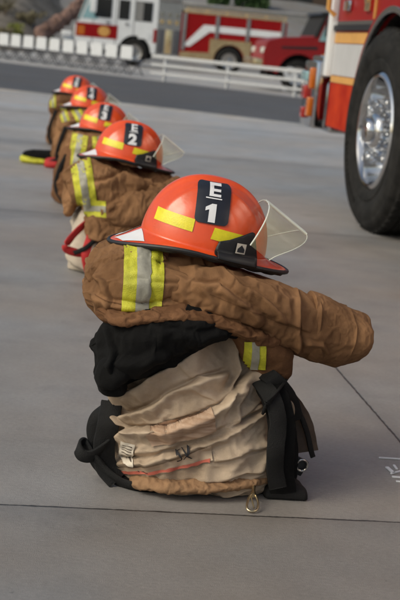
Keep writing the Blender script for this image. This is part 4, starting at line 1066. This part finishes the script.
# ================================================================== RED BRUSH TRUCK
YT = 35.0
x_t = at(265, 50, Y=YT)[0]
BT = thing('brush_truck', 'red pickup style brush truck with a long bonnet behind the white rail fence', 'truck', (x_t, YT, 0))
hw, cy_w = .58, .95
prof = [(0, .55), (-.03, 1.05), (.06, 1.34), (.45, 1.46), (1.35, 1.56), (1.60, 2.16), (2.0, 2.26), (3.2, 2.28), (3.3, 1.45), (5.4, 1.40), (5.4, .55), (1.60, .50)]+[(.98+hw*math.cos(a), .48+hw*math.sin(a)) for a in np.linspace(.05, PI-.05, 14)]
q = MB(); q.prism(prof, 0, 2.0, 'Y', .03); q.build('body', M['redtruck'], BT, True)
q = MB(); q.prism([(1.33, 1.55), (1.58, 2.22), (1.66, 2.22), (1.42, 1.55)], -.02, 2.02, 'Y'); q.build('windshield_pillar', M['underbody'], BT)
q = MB(); q.prism([(1.47, 1.46), (1.70, 2.15), (2.25, 2.17), (2.25, 1.46)], -.030, -.002, 'Y'); q.build('door_window', M['windshield'], BT)
q = MB(); q.prism([(2.32, 1.46), (2.32, 2.14), (3.05, 2.14), (3.15, 1.46)], -.030, -.002, 'Y'); q.build('rear_window', M['darkglass'], BT)
q = MB(); q.prism([(1.46, 2.16), (3.30, 2.32), (3.30, 2.38), (1.50, 2.24)], -.03, 2.03, 'Y'); q.build('roof_edge', M['edge'], BT)
q = MB(); q.tube([(1.68, -.05, 1.60), (1.66, -.26, 1.62), (1.66, -.26, 2.02), (1.68, -.05, 2.05)], .02, 8); q.box(1.58, 1.74, -.40, -.18, 1.58, 2.06, .03); q.build('mirror', M['edge'], BT, True)
q = MB(); q.box(1.60, 1.66, -.38, -.2, 1.62, 2.02, .01); q.build('mirror_face', M['gold'], BT, True)
q = MB(); q.prism([(.45, 1.17), (.45, 1.22), (1.45, 1.30), (1.45, 1.22)], -.012, -.001, 'Y'); q.build('fender_stripe', M['edge'], BT)
q = MB(); q.prism([(1.60, .98), (1.60, 1.10), (3.2, 1.10), (3.2, .98)], -.012, -.001, 'Y'); q.build('door_stripe', M['gold'], BT)
q = MB(); q.prism([(1.60, .60), (1.60, .80), (5.3, .80), (5.3, .60)], -.012, -.001, 'Y'); q.build('lower_trim', M['edge'], BT)
q = MB(); q.box(-.28, .0, .05, 1.95, .55, .85, .05); q.build('front_bumper', M['alu'], BT, True)
for y0 in (.05, 1.62): q = MB(); q.box(-.07, .08, y0, y0+.32, 1.0, 1.16, .03); q.build('headlight', M['shieldrim'], BT, True)
arc_o = [(.98+(hw+.08)*math.cos(a), .48+(hw+.08)*math.sin(a)) for a in np.linspace(0, PI, 16)]; arc_i = [(.98+(hw+.0)*math.cos(a), .48+(hw+.0)*math.sin(a)) for a in np.linspace(0, PI, 16)]
q = MB(); q.prism(arc_o+arc_i[::-1], -.05, -.002, 'Y'); q.build('wheel_flare', M['redtruck'], BT)
simple_wheel(BT, .98, .45, .0, .28); simple_wheel(BT, 4.3, .45, .0, .28)
q = MB(); q.box(.4, 1.56, .35, .45, .3, 1.05); q.box(.2, 5.2, .46, 1.6, .38, .54); q.build('chassis', M['underbody'], BT)

# ================================================================== CHAIRS
def chair_parts(root):
    # faces +y (away); back towards the camera. width .44
    q = MB(); q.prism([(-.218, .47), (-.205, .80), (-.18, .835), (.18, .835), (.205, .80), (.218, .47), (.20, .45), (-.20, .45)], -.235, -.215, 'Y', .006); q.build('backrest', M['plastic'], root, True)
    q = MB(); q.box(-.20, .20, -.18, .22, .43, .455, .01); q.build('seat', M['plastic'], root, True)
    for s in (-1, 1):
        q = MB(); q.tube([(s*.205, -.20, .84), (s*.205, -.16, .55), (s*.21, .22, .01)], .018, 6); q.build('leg', M['tube'], root, True)
        q = MB(); q.tube([(s*.19, .20, .46), (s*.195, -.24, .01)], .018, 6); q.build('leg', M['tube'], root, True)
    q = MB(); q.tube([(-.195, -.20, .06), (.195, -.20, .06)], .010, 6); q.tube([(-.21, .18, .07), (.21, .18, .07)], .010, 6); q.build('stretcher', M['tube'], root, True)
proto = thing('folding_chair', None, 'chair', (0, 0, 0), 0, 'white folding chairs lined up across the road'); chair_parts(proto)
def copy_tree(o, parent=None):
    c = o.copy(); COL.objects.link(c); c.parent = parent
    for ch in [x for x in o.children]: copy_tree(ch, c)
    return c
cxs = [-14, 2.5, 15.6, 29.4, 43.4, 57.2, 71.2, 85.0, 100.5, 114, 127.6]
# place by real spacing along the line of chairs (0.42 m pairs with narrow gaps)
A_ = at(2, 58.5); B_ = at(139, 76)
dirv = (B_-A_)[:2]; Lc = np.linalg.norm(dirv); dirv = dirv/Lc
nchair = 10
ORD = ['first', 'second', 'third', 'fourth', 'fifth', 'sixth', 'seventh', 'eighth', 'ninth', 'tenth', 'eleventh', 'twelfth']
ang_c = math.atan2(dirv[1], dirv[0])
step = Lc/nchair
for i in range(-2, nchair):
    o = proto if i == -2 else copy_tree(proto)
    s = (i+.5)*step
    o.location = (A_[0]+dirv[0]*s, A_[1]+dirv[1]*s+.12, 0); o.rotation_euler = (0, 0, ang_c+random.uniform(-.03, .03))
    k = step/.54; o.scale = (k, 1.0, 1.0)
    o['label'] = "white folding chair by the road, %s from the left end of the chair row" % ORD[i+2] if i < 6 else "white folding chair by the road, %s from the rail fence" % ('nearest', 'second', 'third', 'fourth')[nchair-1-i]

# ================================================================== WHITE RAIL FENCE
fa = at(150, 80); fb = at(304, 98.5)
RF = thing('rail_fence', 'low white rail fence along the far side of the road', 'fence', (fa[0], fa[1], 0), math.atan2(fb[1]-fa[1], fb[0]-fa[0]))
Lf = np.linalg.norm((fb-fa)[:2])+2.5
for z, hh in ((.64, .045), (.42, .035), (.20, .03)):
    q = MB(); q.box(0, Lf, -.02, .02, z-hh, z+hh, .006); q.build('rail', M['railwhite'], RF, True)
for i in range(3):
    x0 = .45+i*(Lf-3.2)/2*.98; q = MB(); q.box(x0-.035, x0+.035, .024, .09, 0, .67, .008); q.build('post', M['railwhite'], RF, True)
sgn = thing('reel', 'white hose reel lying against the rail fence in front of the red truck', 'hose reel', tuple(at(287, 92)[:2]+np.array([0, -.12]))+(0,))
q = MB(); q.lathe([(.05, -.03), (.17, -.035), (.18, 0), (.17, .035), (.05, .03)], 28, 'Y', (0, 0, .52), close=True); q.build('flange', M['railwhite'], sgn, True)
q = MB(); q.lathe([(.05, .04), (.13, .045), (.13, .09), (.05, .09)], 24, 'Y', (0, 0, .52), close=True); q.build('hose_coil', M['plastic'], sgn, True)
q = MB(); q.tube([(-.13, .0, .005), (0, .03, .50)], .016, 8); q.tube([(.13, .0, .005), (0, .03, .50)], .016, 8); q.tube([(-.12, 0, .03), (.12, 0, .03)], .012, 8); q.build('stand', M['railwhite'], sgn, True)

# ================================================================== BACKDROP HILL
def hill_mat():
    m = bpy.data.materials.new("hill_ground"); m.use_nodes = True
    n = m.node_tree.nodes; l = m.node_tree.links; b = n["Principled BSDF"]
    g = n.new("ShaderNodeNewGeometry")
    z1 = n.new("ShaderNodeTexNoise"); z1.inputs['Scale'].default_value = .9; z1.inputs['Detail'].default_value = 8; z1.inputs['Roughness'].default_value = .7
    l.new(g.outputs['Position'], z1.inputs[0])
    r_ = n.new("ShaderNodeValToRGB"); e = r_.color_ramp.elements; e[0].position = .32; e[0].color = (.06, .052, .045, 1); e[1].position = .68; e[1].color = (.22, .195, .17, 1)
    x = e.new(.5); x.color = (.135, .118, .10, 1)
    l.new(z1.outputs[0], r_.inputs[0]); l.new(r_.outputs[0], b.inputs['Base Color']); b.inputs['Roughness'].default_value = .95
    return m
HM = hill_mat()
def terrain(name, x0, x1, y0, y1, fn, m, nx=90, ny=60):
    xs = np.linspace(x0, x1, nx); ys = np.linspace(y0, y1, ny); Xg, Yg = np.meshgrid(xs, ys)
    P = np.stack([Xg.ravel(), Yg.ravel(), np.zeros(Xg.size)], 1); Z_ = fn(P)
    v = [(P[i, 0], P[i, 1], Z_[i]) for i in range(len(P))]
    f = [(j*nx+i, j*nx+i+1, (j+1)*nx+i+1, (j+1)*nx+i) for j in range(ny-1) for i in range(nx-1)]
    o = mesh(name, v, f, m, None, True); o['kind'] = 'structure'; return o
def slope(P): return np.clip(P[:, 1]-62, 0, 99)*.16-.03+PN(np.c_[P[:, :2]*.12, P[:, 2]])*.5*np.clip((P[:, 1]-62)/10, 0, 1)
HILLG = concrete_mat('hill_gravel', (.20, .195, .19), False, True)
terrain('hill', -60, 80, 61.5, 140, lambda P: np.clip(P[:, 1]-61.9, 0, 99)*.22-.03+PN(np.c_[P[:, :2]*.1, P[:, 2]])*1.2*np.clip((P[:, 1]-62)/10, 0, 1), HILLG)
def bank(P):
    # dirt bank on the left, its toe swings back to the right
    toe = 60.6+np.clip(P[:, 0]+1.0, 0, 99)*2.2
    d = np.clip(P[:, 1]-toe, -1, 60)
    return d*.34-.03+PN(np.c_[P[:, :2]*.5, P[:, 2]])*.4*np.clip(d/3, 0, 1)+PN(np.c_[P[:, :2]*1.7, P[:, 2]])*.16*np.clip(d/2, 0, 1)
terrain('dirt_bank', -45, 12, 60.2, 100, bank, HM, 140, 110)
# rubble edging climbing the bank
def rubble(name, label, pts, n, sc, seed):
    rnd = random.Random(seed); b_ = bmesh.new(); P = np.array(pts)
    for i in range(n):
        t = i/(n-1)*(len(P)-1); j = min(len(P)-2, int(t)); c = P[j]+(P[j+1]-P[j])*(t-j)
        r = bmesh.ops.create_icosphere(b_, subdivisions=2, radius=sc*rnd.uniform(.6, 1.2))['verts']
        mt = Matrix.Translation((c[0]+rnd.uniform(-.5, .5)*sc, c[1]+rnd.uniform(-.5, .5)*sc, c[2]+rnd.uniform(-.1, .5)*sc)) @ Matrix.Rotation(rnd.uniform(0, 6), 4, (rnd.random(), rnd.random(), 1)) @ Matrix.Diagonal((1.3, .9, .75, 1))
        for v in r: v.co *= 1+.22*math.sin(v.co.x*19+i)*math.cos(v.co.y*23+i*2)
        bmesh.ops.transform(b_, matrix=mt, verts=r)
    me = bpy.data.meshes.new(name); b_.to_mesh(me); b_.free(); o = link(name, me, M['rock'], None, False); tag(o, label, 'wall'); return o
rp = []
for (px, py) in ((40, 36), (50, 30), (60, 22), (72, 13), (84, 4), (96, -6)):
    Yb = 62.6+(px-40)*.06
    rp.append(tuple(at(px, py, Y=Yb)))
rubble('rubble_wall', 'reddish rubble retaining wall climbing the dirt bank behind the chairs', rp, 200, .26, 3)
# shrubs
def shrub(label, loc, r, h, seed, n=420, m='leaf', group=None):
    rnd = random.Random(seed); root = thing('shrub', label, 'shrub', loc, 0, group or 'shrubs on the bank')
    b_ = bmesh.new()
    cl_ = [(rnd.gauss(0, .45)*r, rnd.gauss(0, .45)*r, h*rnd.uniform(.25, .95), rnd.uniform(.25, .5)*r) for _ in range(11)]
    for i in range(n):
        c = rnd.choice(cl_); d = Vector((rnd.gauss(0, 1), rnd.gauss(0, 1), rnd.gauss(0, .8))).normalized()*c[3]*rnd.uniform(.5, 1)
        p = Vector(c[:3])+d; s = rnd.uniform(.05, .11)
        a = Vector((rnd.gauss(0, 1), rnd.gauss(0, 1), rnd.gauss(0, 1))).normalized(); u = a.orthogonal().normalized(); w = a.cross(u)
        if p.z < .02: p.z = .02
        vs_ = [b_.verts.new(p+u*s), b_.verts.new(p+w*s*.5), b_.verts.new(p-u*s), b_.verts.new(p-w*s*.5)]; b_.faces.new(vs_)
    me = bpy.data.meshes.new('foliage'); b_.to_mesh(me); b_.free(); link('foliage', me, M[m], root, False)
    q = MB()
    for i in range(5): a = rnd.uniform(0, 6.3); q.tube([(0, 0, -.1), (math.cos(a)*r*.3, math.sin(a)*r*.3, h*.4), (math.cos(a)*r*.6, math.sin(a)*r*.6, h*.8)], [.03, .02, .008], 5)
    q.build('stems', M['stem'], root); return root
M['leafy'] = mat("leaf_yellow_green", (.16, .20, .03), .7, .3, 2, col2=(.30, .30, .06))
M['leafd'] = mat("leaf_dry", (.16, .14, .08), .8, .3, 2, col2=(.26, .22, .13))
for i, (px, py, Yb, r, h, m, lb) in enumerate((
    (16, 23, 62.8, .42, .5, 'leafy', 'bright green shrub low on the bank above the leftmost chairs'),
    (47, 16, 64.0, .40, .5, 'leafy', 'yellow green shrub higher on the bank beside the rubble wall'),
    (3, 30, 62.2, .35, .35, 'leafd', 'dry grey shrub at the toe of the bank at the left edge'),
    (30, 9, 65.2, .55, .5, 'leafd', 'dry brown shrub near the top of the bank between the two green ones'),
    (5, 8, 65.6, .6, .6, 'leafd', 'dry brown shrub at the top left corner of the bank'),
    (33, 31, 62.4, .3, .35, 'leafd', 'small dry shrub at the foot of the rubble wall'))):
    p = at(px, py, Y=Yb); z = float(bank(np.array([[p[0], Yb, 0.0]]))[0]); shrub(lb, (p[0], Yb, z), r*1.2, h*1.3, 20+i, 420, m)
# hedge and low building at the top
def hedge(label, px0, px1, Yb, h, seed):
    a = at(px0, 10, Y=Yb)[0]; b_ = at(px1, 10, Y=Yb)[0]
    rnd = random.Random(seed); root = thing('hedge', label, 'hedge', ((a+b_)/2, Yb, GZ), 0); bb = bmesh.new()
    for i in range(1400):
        p = Vector((rnd.uniform(a, b_)-(a+b_)/2, rnd.uniform(-.6, .6), rnd.uniform(.05, 1)**.7*h*(1+.15*math.sin(i)))); s = rnd.uniform(.07, .16)
        q_ = Vector((rnd.gauss(0, 1), rnd.gauss(0, 1), rnd.gauss(0, 1))).normalized(); u = q_.orthogonal().normalized(); w = q_.cross(u)
        bb.faces.new([bb.verts.new(p+u*s), bb.verts.new(p+w*s*.6), bb.verts.new(p-u*s), bb.verts.new(p-w*s*.6)])
    me = bpy.data.meshes.new('foliage'); bb.to_mesh(me); bb.free(); link('foliage', me, M['leafg'], root, False)
M['leafg'] = mat("hedge_green", (.045, .085, .03), .8, .3, 2, col2=(.085, .15, .055), spec=.2)
YB = 74.0
GZ = 2.75
q = MB(); xb0, xb1 = at(160, 5, Y=YB)[0], at(420, 5, Y=YB)[0]
RW = thing('retaining_wall', 'grey block retaining wall behind the far fire engine', 'wall', (xb0, YB, 0))
q.box(0, xb1-xb0, 0, .4, .0, 3.3, .02); q.build('wall_face', M['block'], RW, True)
q = MB(); q.box(-.05, xb1-xb0+.05, -.05, .45, 3.303, 3.42, .01); q.build('coping', GRAV, RW, True)
GZ = 3.3
hedge('bright green hedge behind the wall above the far engine roof', 207, 228, 76, 1.6, 1)
hedge('longer green hedge behind the wall right of the short hedge', 234, 268, 76.5, 1.4, 2)
BD = thing('station_building', 'dark low building with a dull red roof edge beyond the retaining wall', 'building', (at(268, 2, Y=80)[0], 80, 2.5))
q = MB(); q.box(0, 14, 0, 8, 0, 4.5); q.build('wall', M['leather'], BD)
q = MB(); q.box(-.3, 14.3, -.4, 8.3, 4.503, 5.1); q.build('roof', M['roof'], BD)
for i in range(4): q = MB(); q.box(.8+i*3.2, 2.8+i*3.2, -.02, -.001, 1.4, 3.4); q.build('window', M['darkglass'], BD)

bpy.context.view_layer.update()
